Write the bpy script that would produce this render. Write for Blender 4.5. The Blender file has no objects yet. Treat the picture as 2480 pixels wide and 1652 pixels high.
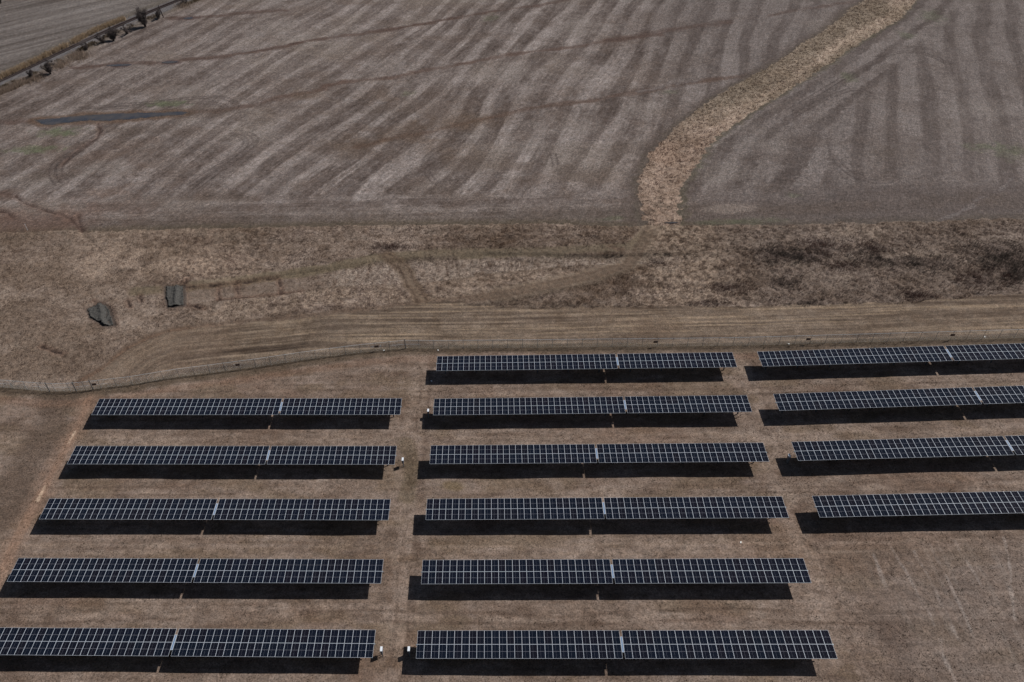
# Aerial view of a solar farm beside a harvested field, Blender 4.5
import bpy, math, random
import numpy as np
random.seed(7); rng = np.random.default_rng(11)
S = bpy.context.scene
COL = S.collection
RAD = math.radians

# world coordinates (metres) of marks and edges on the ground
F={'wash1': [(-147.8,276.4),(-142.0,277.2),(-136.2,278.1),(-131.3,278.3),(-124.5,279.0),(-116.7,278.4),(-110.2,280.4),(-100.0,281.8),(-92.9,283.5),(-81.1,287.7),(-73.6,291.2),(-68.2,294.8),(-50.8,300.8),(-32.9,307.4),(-14.5,316.3),(-1.9,321.4),(17.5,327.3),(28.6,332.6)],
 'wash2a': [(-154.4,233.4),(-148.2,234.5),(-143.5,234.2)],
 'puddle': [(-144.3,235.1),(-137.4,235.8),(-128.2,237.7),(-118.0,238.1),(-106.6,237.9),(-98.2,238.3),(-95.2,237.1),(-97.1,235.8),(-105.7,234.8),(-114.1,233.4),(-122.0,232.9),(-125.8,233.6),(-131.6,232.5),(-135.7,231.6),(-139.2,231.3),(-142.2,233.2)],
 'wash2b': [(-98.0,237.3),(-88.8,238.2),(-82.6,238.3),(-79.6,240.7),(-74.2,242.9),(-68.2,246.9),(-61.9,249.3),(-55.5,252.3),(-56.1,255.0),(-49.1,257.4),(-31.3,262.3),(-22.4,267.6),(-13.1,270.2),(-0.9,276.1),(10.6,280.2),(20.2,281.9),(35.0,285.9),(45.1,290.2),(59.4,292.2)],
 'wash3': [(-39.2,212.6),(-29.3,217.5),(-19.8,220.7),(-11.8,225.1),(1.5,230.9),(7.4,234.3),(15.9,236.7),(29.7,239.8),(37.8,243.3),(52.4,247.2),(47.7,245.6),(59.2,249.6),(68.4,251.8),(76.2,252.8),(81.9,253.5)],
 'brownpatch': [(-41.0,214.4),(-26.3,220.9),(-11.8,227.9),(-3.5,229.3),(-36.2,247.2),(-60.4,248.2),(-14.4,210.3)],
 'wash4': [(-126.3,323.8),(-117.7,323.4),(-107.6,324.9),(-94.1,327.2),(-83.9,328.6)],
 'wash5': [(41.6,289.0),(57.6,293.7),(72.0,298.4),(83.5,300.1)],
 'wash6': [(100.2,304.6),(114.2,310.1),(134.9,315.6)],
 'pud_small': [(-131.2,277.4),(-113.5,278.5),(-119.4,323.1)],
 'rill_gray': [[(45.5,245.8),(50.0,247.0),(53.5,248.3)],[(58.1,249.7),(61.6,250.9),(65.6,251.7)],[(93.0,244.3),(88.8,240.7),(84.7,234.9),(77.1,226.7),(72.7,223.2),(70.0,220.1),(64.8,214.0)],[(129.7,184.0),(124.1,178.5),(120.8,176.8),(116.5,174.0),(114.1,171.1),(107.7,167.3),(104.9,166.4)],[(117.9,311.9),(120.9,313.6)]],
 'gully': [[(-122.2,231.0),(-119.7,226.1),(-119.1,221.4),(-121.0,216.2),(-122.7,211.9),(-123.1,204.4)],[(-134.3,189.5),(-129.5,188.4),(-125.9,184.6),(-117.5,180.0),(-112.5,177.7),(-108.1,174.2),(-104.2,169.8)],[(-130.2,180.5),(-127.4,179.4),(-124.8,176.5)],[(-108.4,177.8),(-103.3,168.5),(-96.2,161.0)],[(36.5,242.8),(38.1,243.1)]],
 'arcs': [[(-119.0,222.3),(-121.4,212.7),(-124.2,206.1),(-122.3,200.3),(-120.3,197.4),(-116.8,194.6)],[(-122.9,214.5),(-125.8,207.0),(-124.9,201.2),(-122.1,196.4),(-118.4,192.7)],[(-80.5,222.4),(-75.9,220.7),(-72.6,217.5),(-72.4,212.7),(-78.7,198.9),(-83.9,189.2)],[(-76.3,222.6),(-72.2,221.5),(-69.7,217.4),(-70.2,213.9),(-75.3,201.1),(-81.5,187.7)],[(-136.2,242.0),(-122.3,244.0),(-109.1,245.7),(-93.7,248.4),(-88.7,248.6),(-83.9,245.6),(-81.0,241.3),(-81.2,238.2),(-82.7,236.8)],[(-130.5,241.4),(-117.2,242.6),(-99.6,244.6),(-88.5,243.8),(-85.2,241.6),(-84.0,239.4),(-84.2,237.4)],[(84.8,225.6),(94.8,235.0),(111.1,250.3),(128.2,265.2),(135.7,267.7),(140.9,264.2),(143.3,258.0),(143.5,253.5)],[(83.5,220.7),(95.3,231.4),(106.7,239.1),(110.7,239.7),(112.4,236.8),(112.7,232.2)],[(131.5,269.8),(138.8,271.4),(143.5,266.6),(144.5,259.0),(140.4,246.2)],[(90.8,199.7),(90.4,194.1),(92.7,187.1),(99.0,183.2)],[(103.0,180.3),(104.3,177.1),(107.7,175.0),(112.3,177.2)],[(82.1,179.6),(84.6,177.5),(88.2,179.1)],[(-19.4,200.7),(-19.3,205.4),(-16.1,211.2),(-6.7,216.8)],[(-19.0,200.7),(-17.9,194.5),(-13.6,188.6)],[(10.1,226.6),(10.3,221.2),(11.7,217.6)],[(16.0,208.9),(16.7,200.8),(16.0,196.2)]],
 'wway_l': [(143.2,328.6),(138.0,317.2),(112.6,285.6),(92.6,263.4),(76.1,247.4),(65.2,235.9),(53.2,220.7),(43.4,205.5),(38.6,192.0),(36.5,179.6),(36.4,171.3),(37.8,167.7)],
 'wway_r': [(163.9,326.4),(156.7,315.3),(143.2,296.4),(119.5,272.3),(103.5,254.8),(92.9,244.0),(77.8,229.6),(65.0,215.1),(58.4,206.2),(52.5,194.9),(48.7,186.9),(46.1,178.3),(44.5,167.8)],
 'b0': [(-131.7,169.8),(-125.3,169.9),(-101.8,169.7),(-78.4,169.2),(-51.5,170.2),(-20.6,170.9),(5.1,170.3),(30.2,168.9),(49.9,167.9),(69.2,166.6),(88.2,166.1),(107.0,165.5),(129.5,165.5)],
 'path': [(38.2,170.4),(37.0,166.0),(32.8,156.7),(30.0,152.4),(21.8,148.3),(5.0,142.8),(-6.9,140.0),(-16.6,138.7),(-27.2,136.2),(-36.5,134.8),(-44.6,133.3),(-56.9,131.7),(-68.9,129.9),(-73.2,127.4),(-77.3,123.7),(-79.5,118.3),(-81.7,115.5),(-83.6,113.3)],
 'path2': [(36.3,164.9),(32.0,159.3),(22.8,158.9),(11.2,158.3),(-12.0,158.4),(-29.3,156.5),(-39.1,152.5),(-56.4,148.6),(-69.2,146.1),(-74.9,144.3),(-81.9,143.8)],
 'b1': [(-6.9,137.8),(10.1,136.9),(25.9,136.9),(29.7,136.7),(42.9,136.4),(53.6,136.2),(65.2,135.6),(76.9,135.5),(88.6,135.8),(100.5,136.8),(116.0,137.1)],
 'swale_n': [(-71.5,144.7),(-59.2,147.1),(-50.3,149.6),(-25.8,155.1),(-9.8,156.3),(-3.3,157.9),(13.4,156.9),(19.7,156.2)],
 'swale_s': [(-70.2,138.6),(-62.0,140.6),(-49.0,142.9),(-38.0,145.4),(-22.4,146.5),(-9.6,148.0),(-3.2,150.0),(13.1,151.9),(22.2,152.6)],
 'crack': [[(-63.3,146.0),(-62.8,143.5),(-62.1,141.2)],[(-59.4,147.5),(-58.9,144.9),(-58.0,142.6)],[(-50.0,148.8),(-48.9,144.8),(-48.5,143.3)],[(-80.3,142.3),(-79.3,140.5)],[(-70.8,145.4),(-59.2,147.1),(-50.3,149.4)],[(-62.1,141.0),(-49.0,142.9),(-44.0,144.0)],[(-90.2,140.8),(-89.0,139.4)],[(-82.4,140.6),(-81.2,138.1)],[(-73.7,147.1),(-71.2,146.9),(-71.4,148.4)],[(-69.5,139.2),(-66.2,138.2),(-64.1,137.0)],[(-95.8,125.0),(-93.0,123.7),(-90.1,122.7)],[(55.9,66.2),(58.7,65.7),(60.7,66.2),(62.5,67.0),(63.9,66.6)],[(65.5,66.1),(66.8,65.9),(69.2,66.5),(74.1,66.3)],[(26.9,159.5),(29.6,158.4)]],
 'mat1': [(-75.2,145.7),(-73.3,145.5),(-71.3,145.8),(-70.1,141.8),(-69.2,138.6),(-71.4,138.2),(-72.4,138.1),(-74.0,141.4)],
 'mat2': [(-90.6,137.7),(-88.4,139.6),(-86.2,138.3),(-84.4,135.1),(-82.6,131.9),(-84.5,131.7),(-86.5,133.2),(-88.9,134.9)],
 'cross': [(-25.9,157.3),(-21.5,153.2),(-19.3,146.4),(-17.7,142.8),(-16.1,138.8)],
 'brush': [((65.5,154.6),7,4),((68.9,152.8),6,3),((75.5,157.0),4.5,4),((85.9,151.3),7,3.5),((86.1,155.4),3,3),((93.9,148.6),8,3),((112.7,150.8),9,6),((112.0,145.0),6,6),((104.2,142.6),6,4),((50.6,142.5),5,2.5),((45.9,137.3),5,1.3),((66.2,136.2),4,1),((77.2,148.6),4,2),((37.0,153.1),3,2),((-25.1,160.9),6,1.5),((63.5,143.8),4,2),((89.2,137.4),4,2)],
 'pale': [((38.7,150.1),4,3),((85.9,162.6),12,4),((93.0,152.7),9,2),((76.6,145.4),3,2),((67.4,150.7),4,2)],
 'green': [((-132.1,225.9),8,3.2),((-135.5,215.2),8,3),((155.0,298.8),5,7),((140.1,281.5),3,4),((110.2,248.6),2.5,4),((130.6,201.0),5,3),((134.2,197.9),4,5),((139.0,198.6),3,4),((55.0,244.1),3,2),((-27.5,248.0),2.5,3),((-0.8,315.2),3,4),((35.3,174.2),1.2,5),((53.5,168.8),5,1.6),((62.7,168.8),7,1.8),((74.9,179.8),2.5,1.5),((-105.0,244.4),8,3),((29.5,172.0),6,1),((114.6,271.1),3,3),((54.5,198.6),1.3,4)],
 'fence': [(-104.7,114.3),(-99.2,112.7),(-94.5,112.1),(-88.4,111.3),(-83.0,111.3),(-79.8,111.8),(-71.8,113.1),(-64.6,115.0),(-57.2,116.4),(-48.5,118.1),(-39.5,120.1),(-29.1,122.2),(-18.8,123.7),(4.9,124.0),(16.5,123.7),(35.5,123.4),(54.3,123.2),(67.2,123.1),(80.1,123.1),(92.8,123.0),(103.7,122.8),(116.1,122.7)],
 'signs': [(-79.2,112.5),(-52.0,117.5),(-24.6,123.0),(31.9,123.4),(62.0,123.2),(89.7,122.9)],
 'track': [(-174.6,258.4),(-169.7,266.6),(-159.9,286.3),(-150.1,310.8),(-140.5,326.9),(-128.8,345.6),(-120.1,359.6)],
 'reed': [(-173.8,262.8),(-170.0,267.4),(-165.3,277.2),(-160.5,287.8),(-155.7,299.7),(-150.8,312.7),(-143.8,324.4)],
 'reed_s': [(-166.3,253.1),(-165.1,256.7),(-162.6,259.6),(-160.7,264.6),(-157.9,268.3),(-156.5,267.8)],
 'shrubs': [(-153.9,271.6),(-158.9,267.6),(-141.9,301.5),(-134.1,315.2),(-145.3,300.1),(-138.8,308.5),(-148.9,293.4),(-131.7,323.7),(-125.5,340.1),(-207.6,349.4)],
 'tallpost': [(-129.9,324.9)],
 'lightreed': [(-157.4,267.9),(-150.9,287.2),(-148.3,285.4),(-152.6,278.9),(-126.0,339.2)],
 'left_dark': [(-85.9,111.2),(-84.2,103.0),(-84.2,97.2),(-84.9,94.0),(-84.6,86.9),(-85.0,81.8)],
 'left_line': [(-79.7,110.0),(-79.1,103.0),(-79.3,94.6),(-79.5,88.0),(-79.6,82.9),(-79.5,75.4),(-79.1,69.9),(-79.0,63.5)],
 'bright': [(-79.2,100.3),(-79.2,97.6),(-79.5,87.4),(-79.5,84.4)],
 'scr': [[(57.6,73.0),(57.6,67.5)],[(60.6,75.3),(61.8,66.7),(61.6,60.9)],[(61.6,58.6),(61.3,52.4)],[(64.0,73.3),(64.3,67.7),(64.1,58.5)],[(66.4,74.8),(67.1,67.3),(66.5,58.8)],[(70.6,75.1),(71.3,69.4),(71.5,63.7)],[(78.1,75.7),(73.6,61.4)]],
 'litter': [(58.5,123.3),(96.5,123.5),(-12.1,123.1),(-23.2,123.0),(38.1,75.4),(-13.0,113.9)],
 'boxes': [(-16.8,92.0),(-17.0,56.0),(-13.1,56.1),(-13.0,104.1),(49.8,92.0)],
 'wet': [(-16.6,97.3),(-15.1,91.9),(-15.7,85.4)],
 'post_s': [(-118.4,170.6)],
 'lightblob': [((20.8,221.6),14,7),((10.9,211.2),9,5),((3.6,262.3),10,8),((-68.7,295.0),12,12),((-97.2,251.6),14,9),((-73.8,218.2),12,7),((-110.2,203.0),11,6),((-34.8,271.5),9,8),((-4.7,218.8),8,5),((47.8,233.0),9,7),((59.8,192.2),10,7),((-129.6,195.3),10,5),((-81.4,311.3),12,12),((116.8,292.1),9,12),((73.8,207.9),7,6),((139.1,224.1),9,10),((-80.5,181.7),16,4),((31.4,303.8),10,12)],
 'darkblob': [((-42.2,213.2),16,7),((-4.5,201.8),10,6),((-92.6,183.3),12,5),((-123.5,198.7),10,4),((-20.4,186.9),14,4),((24.7,194.4),10,6),((75.8,173.5),24,4),((117.5,174.5),16,5),((-70.8,184.7),14,3),((-15.1,224.9),10,6),((38.1,208.5),8,6),((-34.5,237.4),10,6),((-110.3,225.9),14,5),((49.9,175.5),5,5),((105.9,199.7),10,9),((17.2,276.1),10,4),((-56.1,254.4),10,8)]}

# ---------------------------------------------------------------- terrain
XK = np.array([-75.5, -17.9, -11.9, 45.7, 50.5, 108.1])
YR = np.array([56.42, 68.35, 80.27, 92.19, 104.11, 116.03])
TABZ = np.array([                       # height of each table end, rows from near to far
 [3.50, 2.94, 2.74, 3.02, 2.95, 4.40],
 [3.62, 2.97, 2.78, 2.95, 2.90, 4.45],
 [3.48, 2.73, 2.75, 2.82, 2.88, 4.50],
 [3.45, 2.64, 2.69, 2.62, 2.76, 4.40],
 [3.58, 2.75, 2.53, 2.49, 2.70, 4.50],
 [3.60, 2.80, 2.62, 2.54, 2.61, 3.95]])
HUB = 2.75
def terr(x, y):
    x = np.clip(np.asarray(x, float), XK[0], XK[-1]); y = np.clip(np.asarray(y, float), YR[0], YR[-1])
    i = np.clip(np.searchsorted(XK, x) - 1, 0, 4); j = np.clip(np.searchsorted(YR, y) - 1, 0, 4)
    a = (x - XK[i]) / (XK[i+1] - XK[i]); b = (y - YR[j]) / (YR[j+1] - YR[j])
    return ((TABZ[j, i]*(1-a) + TABZ[j, i+1]*a)*(1-b) + (TABZ[j+1, i]*(1-a) + TABZ[j+1, i+1]*a)*b) - HUB

# ---------------------------------------------------------------- noise
_lat = [rng.random((256, 256)) for _ in range(6)]
def vn(x, y, k=0):
    L = _lat[k % 6]
    xi = np.floor(x).astype(np.int64); yi = np.floor(y).astype(np.int64)
    fx = x - xi; fy = y - yi; fx = fx*fx*(3-2*fx); fy = fy*fy*(3-2*fy)
    a = L[xi & 255, yi & 255]; b = L[(xi+1) & 255, yi & 255]
    c = L[xi & 255, (yi+1) & 255]; d = L[(xi+1) & 255, (yi+1) & 255]
    return (a*(1-fx) + b*fx)*(1-fy) + (c*(1-fx) + d*fx)*fy
def fbm(x, y, o=3, k=0):
    s = 0; w = 1; t = 0
    for i in range(o):
        s = s + w*vn(x*2**i + 17.3*i, y*2**i + 5.1*i, k+i); t += w; w *= .55
    return s/t
def sm(a, b, x):
    t = np.clip((x-a)/(b-a), 0, 1); return t*t*(3-2*t)
def polydist(x, y, pts, lim):
    """distance to a polyline, computed only near it"""
    d = np.full(x.shape, 1e3)
    for (ax, ay), (bx, by) in zip(pts[:-1], pts[1:]):
        m = (x > min(ax, bx)-lim) & (x < max(ax, bx)+lim) & (y > min(ay, by)-lim) & (y < max(ay, by)+lim)
        if not m.any(): continue
        px, py = x[m], y[m]; dx, dy = bx-ax, by-ay
        t = np.clip(((px-ax)*dx + (py-ay)*dy)/(dx*dx+dy*dy+1e-9), 0, 1)
        d[m] = np.minimum(d[m], np.hypot(px-ax-t*dx, py-ay-t*dy))
    return d
def inpoly(x, y, P):
    c = np.zeros(x.shape, bool); n = len(P)
    for i in range(n):
        (x1, y1), (x2, y2) = P[i], P[i-1]
        if y1 == y2: continue
        c ^= ((y1 > y) != (y2 > y)) & (x < (x2-x1)*(y-y1)/(y2-y1) + x1)
    return c
def yof(pts, x):
    P = sorted(pts); return np.interp(x, [p[0] for p in P], [p[1] for p in P])
def xof(pts, y):
    P = sorted(pts, key=lambda p: p[1]); return np.interp(y, [p[1] for p in P], [p[0] for p in P])

# ---------------------------------------------------------------- object helpers
def mesh_obj(name, verts, faces, mats=(), parent=None, fmat=None, smooth=False):
    me = bpy.data.meshes.new(name); me.from_pydata([tuple(v) for v in verts], [], faces)
    for m in mats: me.materials.append(m)
    if fmat is not None: me.polygons.foreach_set('material_index', fmat)
    if smooth: me.polygons.foreach_set('use_smooth', [True]*len(me.polygons))
    me.update()
    o = bpy.data.objects.new(name, me); COL.objects.link(o)
    if parent: o.parent = parent
    return o
def fast_mesh(name, V, Fc, k, mats, col=None, mask=None, smooth=False):
    """V (n,3), Fc (m,k) with all faces of k corners"""
    me = bpy.data.meshes.new(name); n, m = len(V), len(Fc)
    me.vertices.add(n); me.vertices.foreach_set('co', np.ascontiguousarray(V, np.float32).ravel())
    me.loops.add(m*k); me.loops.foreach_set('vertex_index', np.ascontiguousarray(Fc, np.int32).ravel())
    me.polygons.add(m); me.polygons.foreach_set('loop_start', np.arange(0, m*k, k, dtype=np.int32))
    me.polygons.foreach_set('loop_total', np.full(m, k, np.int32))
    if smooth: me.polygons.foreach_set('use_smooth', np.ones(m, bool))
    for mt in mats: me.materials.append(mt)
    if col is not None:
        a = me.color_attributes.new('Tone', 'FLOAT_COLOR', 'POINT')
        a.data.foreach_set('color', np.ascontiguousarray(np.c_[col, np.ones(n)], np.float32).ravel())
    if mask is not None:
        a = me.color_attributes.new('Kind', 'FLOAT_COLOR', 'POINT')
        a.data.foreach_set('color', np.ascontiguousarray(mask, np.float32).ravel())
    me.update(calc_edges=True); me.validate()
    o = bpy.data.objects.new(name, me); COL.objects.link(o); return o
def empty(name, loc):
    o = bpy.data.objects.new(name, None); o.location = loc; o.empty_display_size = .3; COL.objects.link(o); return o
def tag(o, label=None, cat=None, group=None, kind=None):
    if label: o['label'] = label
    if cat: o['category'] = cat
    if group: o['group'] = group
    if kind: o['kind'] = kind
    return o
class MB:
    def __init__(s): s.v = []; s.f = []; s.m = []
    def box(s, c, h, mi=0, R=None):
        b = len(s.v)
        for k in range(8):
            p = np.array([(1 if k & 1 else -1)*h[0], (1 if k & 2 else -1)*h[1], (1 if k & 4 else -1)*h[2]])
            if R is not None: p = R @ p
            s.v.append(p + np.array(c))
        for q in ((0,2,3,1),(4,5,7,6),(0,1,5,4),(2,6,7,3),(0,4,6,2),(1,3,7,5)):
            s.f.append(tuple(b+i for i in q)); s.m.append(mi)
    def tube(s, a, b, ra, rb=None, n=6, mi=0):
        a = np.array(a, float); b = np.array(b, float); rb = ra if rb is None else rb
        d = b-a; l = np.linalg.norm(d); d = d/(l+1e-9)
        u = np.cross(d, [0, 0, 1]);
        if np.linalg.norm(u) < 1e-3: u = np.array([1., 0, 0])
        u /= np.linalg.norm(u); w = np.cross(d, u); k0 = len(s.v)
        for c, r in ((a, ra), (b, rb)):
            for i in range(n):
                t = 2*math.pi*i/n; s.v.append(c + r*(math.cos(t)*u + math.sin(t)*w))
        for i in range(n):
            j = (i+1) % n; s.f.append((k0+i, k0+j, k0+n+j, k0+n+i)); s.m.append(mi)
        s.f.append(tuple(k0+i for i in range(n))[::-1]); s.m.append(mi)
        s.f.append(tuple(k0+n+i for i in range(n))); s.m.append(mi)
    def build(s, name, mats, parent=None, smooth=False):
        return mesh_obj(name, s.v, s.f, mats, parent, s.m, smooth)

# ---------------------------------------------------------------- materials
def lin(c):
    c = np.asarray(c, float)/255.
    return np.where(c <= .04045, c/12.92, ((c+.055)/1.055)**2.4)
def new_mat(name):
    m = bpy.data.materials.new(name); m.use_nodes = True
    nt = m.node_tree; b = nt.nodes['Principled BSDF']; return m, nt, b
def simple(name, rgb, rough=.7, metal=0., var=.12, scale=3., spec=.3):
    m, nt, b = new_mat(name); N = nt.nodes; Lk = nt.links
    tc = N.new('ShaderNodeTexCoord'); no = N.new('ShaderNodeTexNoise'); no.inputs['Scale'].default_value = scale; no.inputs['Detail'].default_value = 4
    Lk.new(tc.outputs['Object'], no.inputs['Vector'])
    mr = N.new('ShaderNodeMapRange'); mr.inputs['To Min'].default_value = 1-var; mr.inputs['To Max'].default_value = 1+var
    Lk.new(no.outputs['Fac'], mr.inputs['Value'])
    mx = N.new('ShaderNodeVectorMath'); mx.operation = 'SCALE'; mx.inputs[0].default_value = tuple(lin(rgb))
    Lk.new(mr.outputs['Result'], mx.inputs['Scale']); Lk.new(mx.outputs['Vector'], b.inputs['Base Color'])
    b.inputs['Roughness'].default_value = rough; b.inputs['Metallic'].default_value = metal
    b.inputs['Specular IOR Level'].default_value = spec
    return m
def tone_mat(name, rough=.9, spec=.1, trans=0.):
    m, nt, b = new_mat(name); a = nt.nodes.new('ShaderNodeAttribute'); a.attribute_name = 'Tone'
    nt.links.new(a.outputs['Color'], b.inputs['Base Color'])
    b.inputs['Roughness'].default_value = rough; b.inputs['Specular IOR Level'].default_value = spec
    tr = nt.nodes.new('ShaderNodeBsdfTranslucent'); mx = nt.nodes.new('ShaderNodeMixShader'); mx.inputs[0].default_value = .33
    nt.links.new(a.outputs['Color'], tr.inputs['Color']); nt.links.new(b.outputs[0], mx.inputs[1]); nt.links.new(tr.outputs[0], mx.inputs[2])
    nt.links.new(mx.outputs[0], nt.nodes['Material Output'].inputs['Surface'])
    return m

def ground_material():
    m, nt, b = new_mat('ground_soil_and_stubble'); N = nt.nodes; K = nt.links
    def math_(op, a, c=None, d=None):
        n = N.new('ShaderNodeMath'); n.operation = op
        for i, v in enumerate((a, c, d)):
            if v is None: continue
            if isinstance(v, (int, float)): n.inputs[i].default_value = v
            else: K.new(v, n.inputs[i])
        return n.outputs[0]
    def noise(scale, detail=2., rough=.6, vec=None, dist=0.):
        n = N.new('ShaderNodeTexNoise'); n.inputs['Scale'].default_value = scale; n.inputs['Detail'].default_value = detail
        n.inputs['Roughness'].default_value = rough; n.inputs['Distortion'].default_value = dist
        K.new(vec or tc.outputs['Object'], n.inputs['Vector']); return n.outputs['Fac']
    def rng_(v, a, c, lo, hi, smooth=False):
        n = N.new('ShaderNodeMapRange'); n.clamp = True
        if smooth: n.interpolation_type = 'SMOOTHSTEP'
        K.new(v, n.inputs['Value'])
        for k, q in (('From Min', a), ('From Max', c), ('To Min', lo), ('To Max', hi)): n.inputs[k].default_value = q
        return n.outputs['Result']
    tc = N.new('ShaderNodeTexCoord')
    tone = N.new('ShaderNodeAttribute'); tone.attribute_name = 'Tone'
    kind = N.new('ShaderNodeAttribute'); kind.attribute_name = 'Kind'
    sp = N.new('ShaderNodeSeparateColor'); K.new(kind.outputs['Color'], sp.inputs['Color'])
    crop, wild, arr = sp.outputs['Red'], sp.outputs['Green'], sp.outputs['Blue']
    # crop rows: noise stretched along the drilling direction
    mp = N.new('ShaderNodeMapping'); mp.vector_type = 'TEXTURE'; mp.inputs['Rotation'].default_value = (0, 0, RAD(70.5)); mp.inputs['Scale'].default_value = (3.2, .55, 1)
    K.new(tc.outputs['Object'], mp.inputs['Vector'])
    rows = noise(1.6, 3, .6, mp.outputs['Vector'])
    mp2 = N.new('ShaderNodeMapping'); mp2.vector_type = 'TEXTURE'; mp2.inputs['Scale'].default_value = (6, .7, 1)
    K.new(tc.outputs['Object'], mp2.inputs['Vector'])
    rows2 = noise(1.5, 3, .6, mp2.outputs['Vector'])
    g1 = noise(4.2, 3.5, .75)
    g2 = noise(1.15, 3, .6, dist=.4)
    g3 = noise(.33, 3, .55)
    # combined brightness factor
    f = rng_(g1, .3, .7, .42, 1.58)
    f = math_('MULTIPLY', f, rng_(g2, .3, .7, .80, 1.20))
    f = math_('MULTIPLY', f, rng_(g3, .3, .7, .93, 1.07))
    rf = math_('ADD', 1., math_('MULTIPLY', crop, rng_(rows, .3, .7, -.20, .20)))
    f = math_('MULTIPLY', f, rf)
    f = math_('MULTIPLY', f, math_('ADD', 1., math_('MULTIPLY', crop, rng_(noise(1.7, 4, .75), .32, .68, -.34, .34))))
    af = math_('ADD', 1., math_('MULTIPLY', arr, rng_(rows2, .3, .7, -.10, .10)))
    f = math_('MULTIPLY', f, af)
    # dark tufts of weeds in the mown ground round the tables
    v = N.new('ShaderNodeTexVoronoi'); v.inputs['Scale'].default_value = 1.7; v.inputs['Randomness'].default_value = 1
    K.new(tc.outputs['Object'], v.inputs['Vector'])
    dots = rng_(v.outputs['Distance'], .08, .24, 1, 0, True)
    dens = rng_(noise(.16, 3, .6), .48, .62, 0, 1, True)
    dots = math_('MULTIPLY', math_('MULTIPLY', dots, dens), math_('MULTIPLY', arr, .5))
    # wild grass: shade between tussocks put into the colour as coarse dark patches
    wl = rng_(noise(2.3, 4, .7, dist=.8), .34, .56, .58, 1.12)
    wl = math_('ADD', 1., math_('MULTIPLY', wild, math_('SUBTRACT', wl, 1.)))
    f = math_('MULTIPLY', f, wl)
    sc = N.new('ShaderNodeVectorMath'); sc.operation = 'SCALE'; K.new(tone.outputs['Color'], sc.inputs[0]); K.new(f, sc.inputs['Scale'])
    # slight hue wander
    hue = N.new('ShaderNodeMix'); hue.data_type = 'RGBA'; hue.blend_type = 'MULTIPLY'
    K.new(rng_(noise(.8, 3, .7), .4, .62, 0, 1), hue.inputs[0]); K.new(sc.outputs['Vector'], hue.inputs[6]); hue.inputs[7].default_value = (.97, 1.0, 1.03, 1)
    mx = N.new('ShaderNodeMix'); mx.data_type = 'RGBA'; K.new(dots, mx.inputs[0]); K.new(hue.outputs[2], mx.inputs[6]); mx.inputs[7].default_value = (.028, .027, .018, 1)
    K.new(mx.outputs[2], b.inputs['Base Color'])
    b.inputs['Roughness'].default_value = .95; b.inputs['Specular IOR Level'].default_value = .12
    hgt = math_('ADD', math_('MULTIPLY', g1, .10), math_('MULTIPLY', g2, .16))
    bp = N.new('ShaderNodeBump'); bp.inputs['Strength'].default_value = .55; bp.inputs['Distance'].default_value = 1.
    K.new(hgt, bp.inputs['Height']); K.new(bp.outputs['Normal'], b.inputs['Normal'])
    return m

def glass_material():
    """dark silicon cells behind glass, module axes: x across (1.05 m), y along (2.12 m)"""
    m, nt, b = new_mat('solar_cells'); N = nt.nodes; K = nt.links
    tc = N.new('ShaderNodeTexCoord'); sx = N.new('ShaderNodeSeparateXYZ'); K.new(tc.outputs['Object'], sx.inputs[0])
    def mt(op, a, c=None):
        n = N.new('ShaderNodeMath'); n.operation = op
        for i, v in enumerate((a, c)):
            if v is None: continue
            if isinstance(v, (int, float)): n.inputs[i].default_value = v
            else: K.new(v, n.inputs[i])
        return n.outputs[0]
    def line(v, period, width, off=0.):
        t = mt('ABSOLUTE', mt('SUBTRACT', mt('FRACT', mt('ADD', mt('DIVIDE', v, period), off)), .5))
        return mt('LESS_THAN', t, width/period/2)
    x, y = sx.outputs['X'], sx.outputs['Y']
    half = mt('LESS_THAN', mt('ABSOLUTE', y), .011)
    cells_x = line(x, .1665, .005); cells_y = line(y, .0865, .002)
    mid = mt('LESS_THAN', mt('ABSOLUTE', mt('ADD', x, .09)), .009)
    bus = line(x, .0277, .0012)
    oi = N.new('ShaderNodeObjectInfo')
    cr = N.new('ShaderNodeValToRGB'); e = cr.color_ramp.elements
    e[0].position = 0; e[0].color = (.0028, .0048, .0105, 1); e[1].position = 1; e[1].color = (.0050, .0046, .0085, 1)
    q = e.new(.4); q.color = (.0034, .0055, .0120, 1); q = e.new(.7); q.color = (.0040, .0046, .0095, 1)
    K.new(oi.outputs['Random'], cr.inputs[0])
    def mix(fac, a, col, k):
        mm = N.new('ShaderNodeMix'); mm.data_type = 'RGBA'
        K.new(mt('MULTIPLY', fac, k), mm.inputs[0]); K.new(a, mm.inputs[6]); mm.inputs[7].default_value = (*col, 1); return mm.outputs[2]
    c = mix(bus, cr.outputs[0], (.10, .11, .14), .3)
    c = mix(cells_y, c, (.05, .06, .09), .3); c = mix(cells_x, c, (.10, .12, .15), .4)
    c = mix(mid, c, (.20, .21, .25), .5); c = mix(half, c, (.30, .30, .34), .8)
    K.new(c, b.inputs['Base Color'])
    b.inputs['Roughness'].default_value = .12; b.inputs['Specular IOR Level'].default_value = .32; b.inputs['IOR'].default_value = 1.3
    return m

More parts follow.
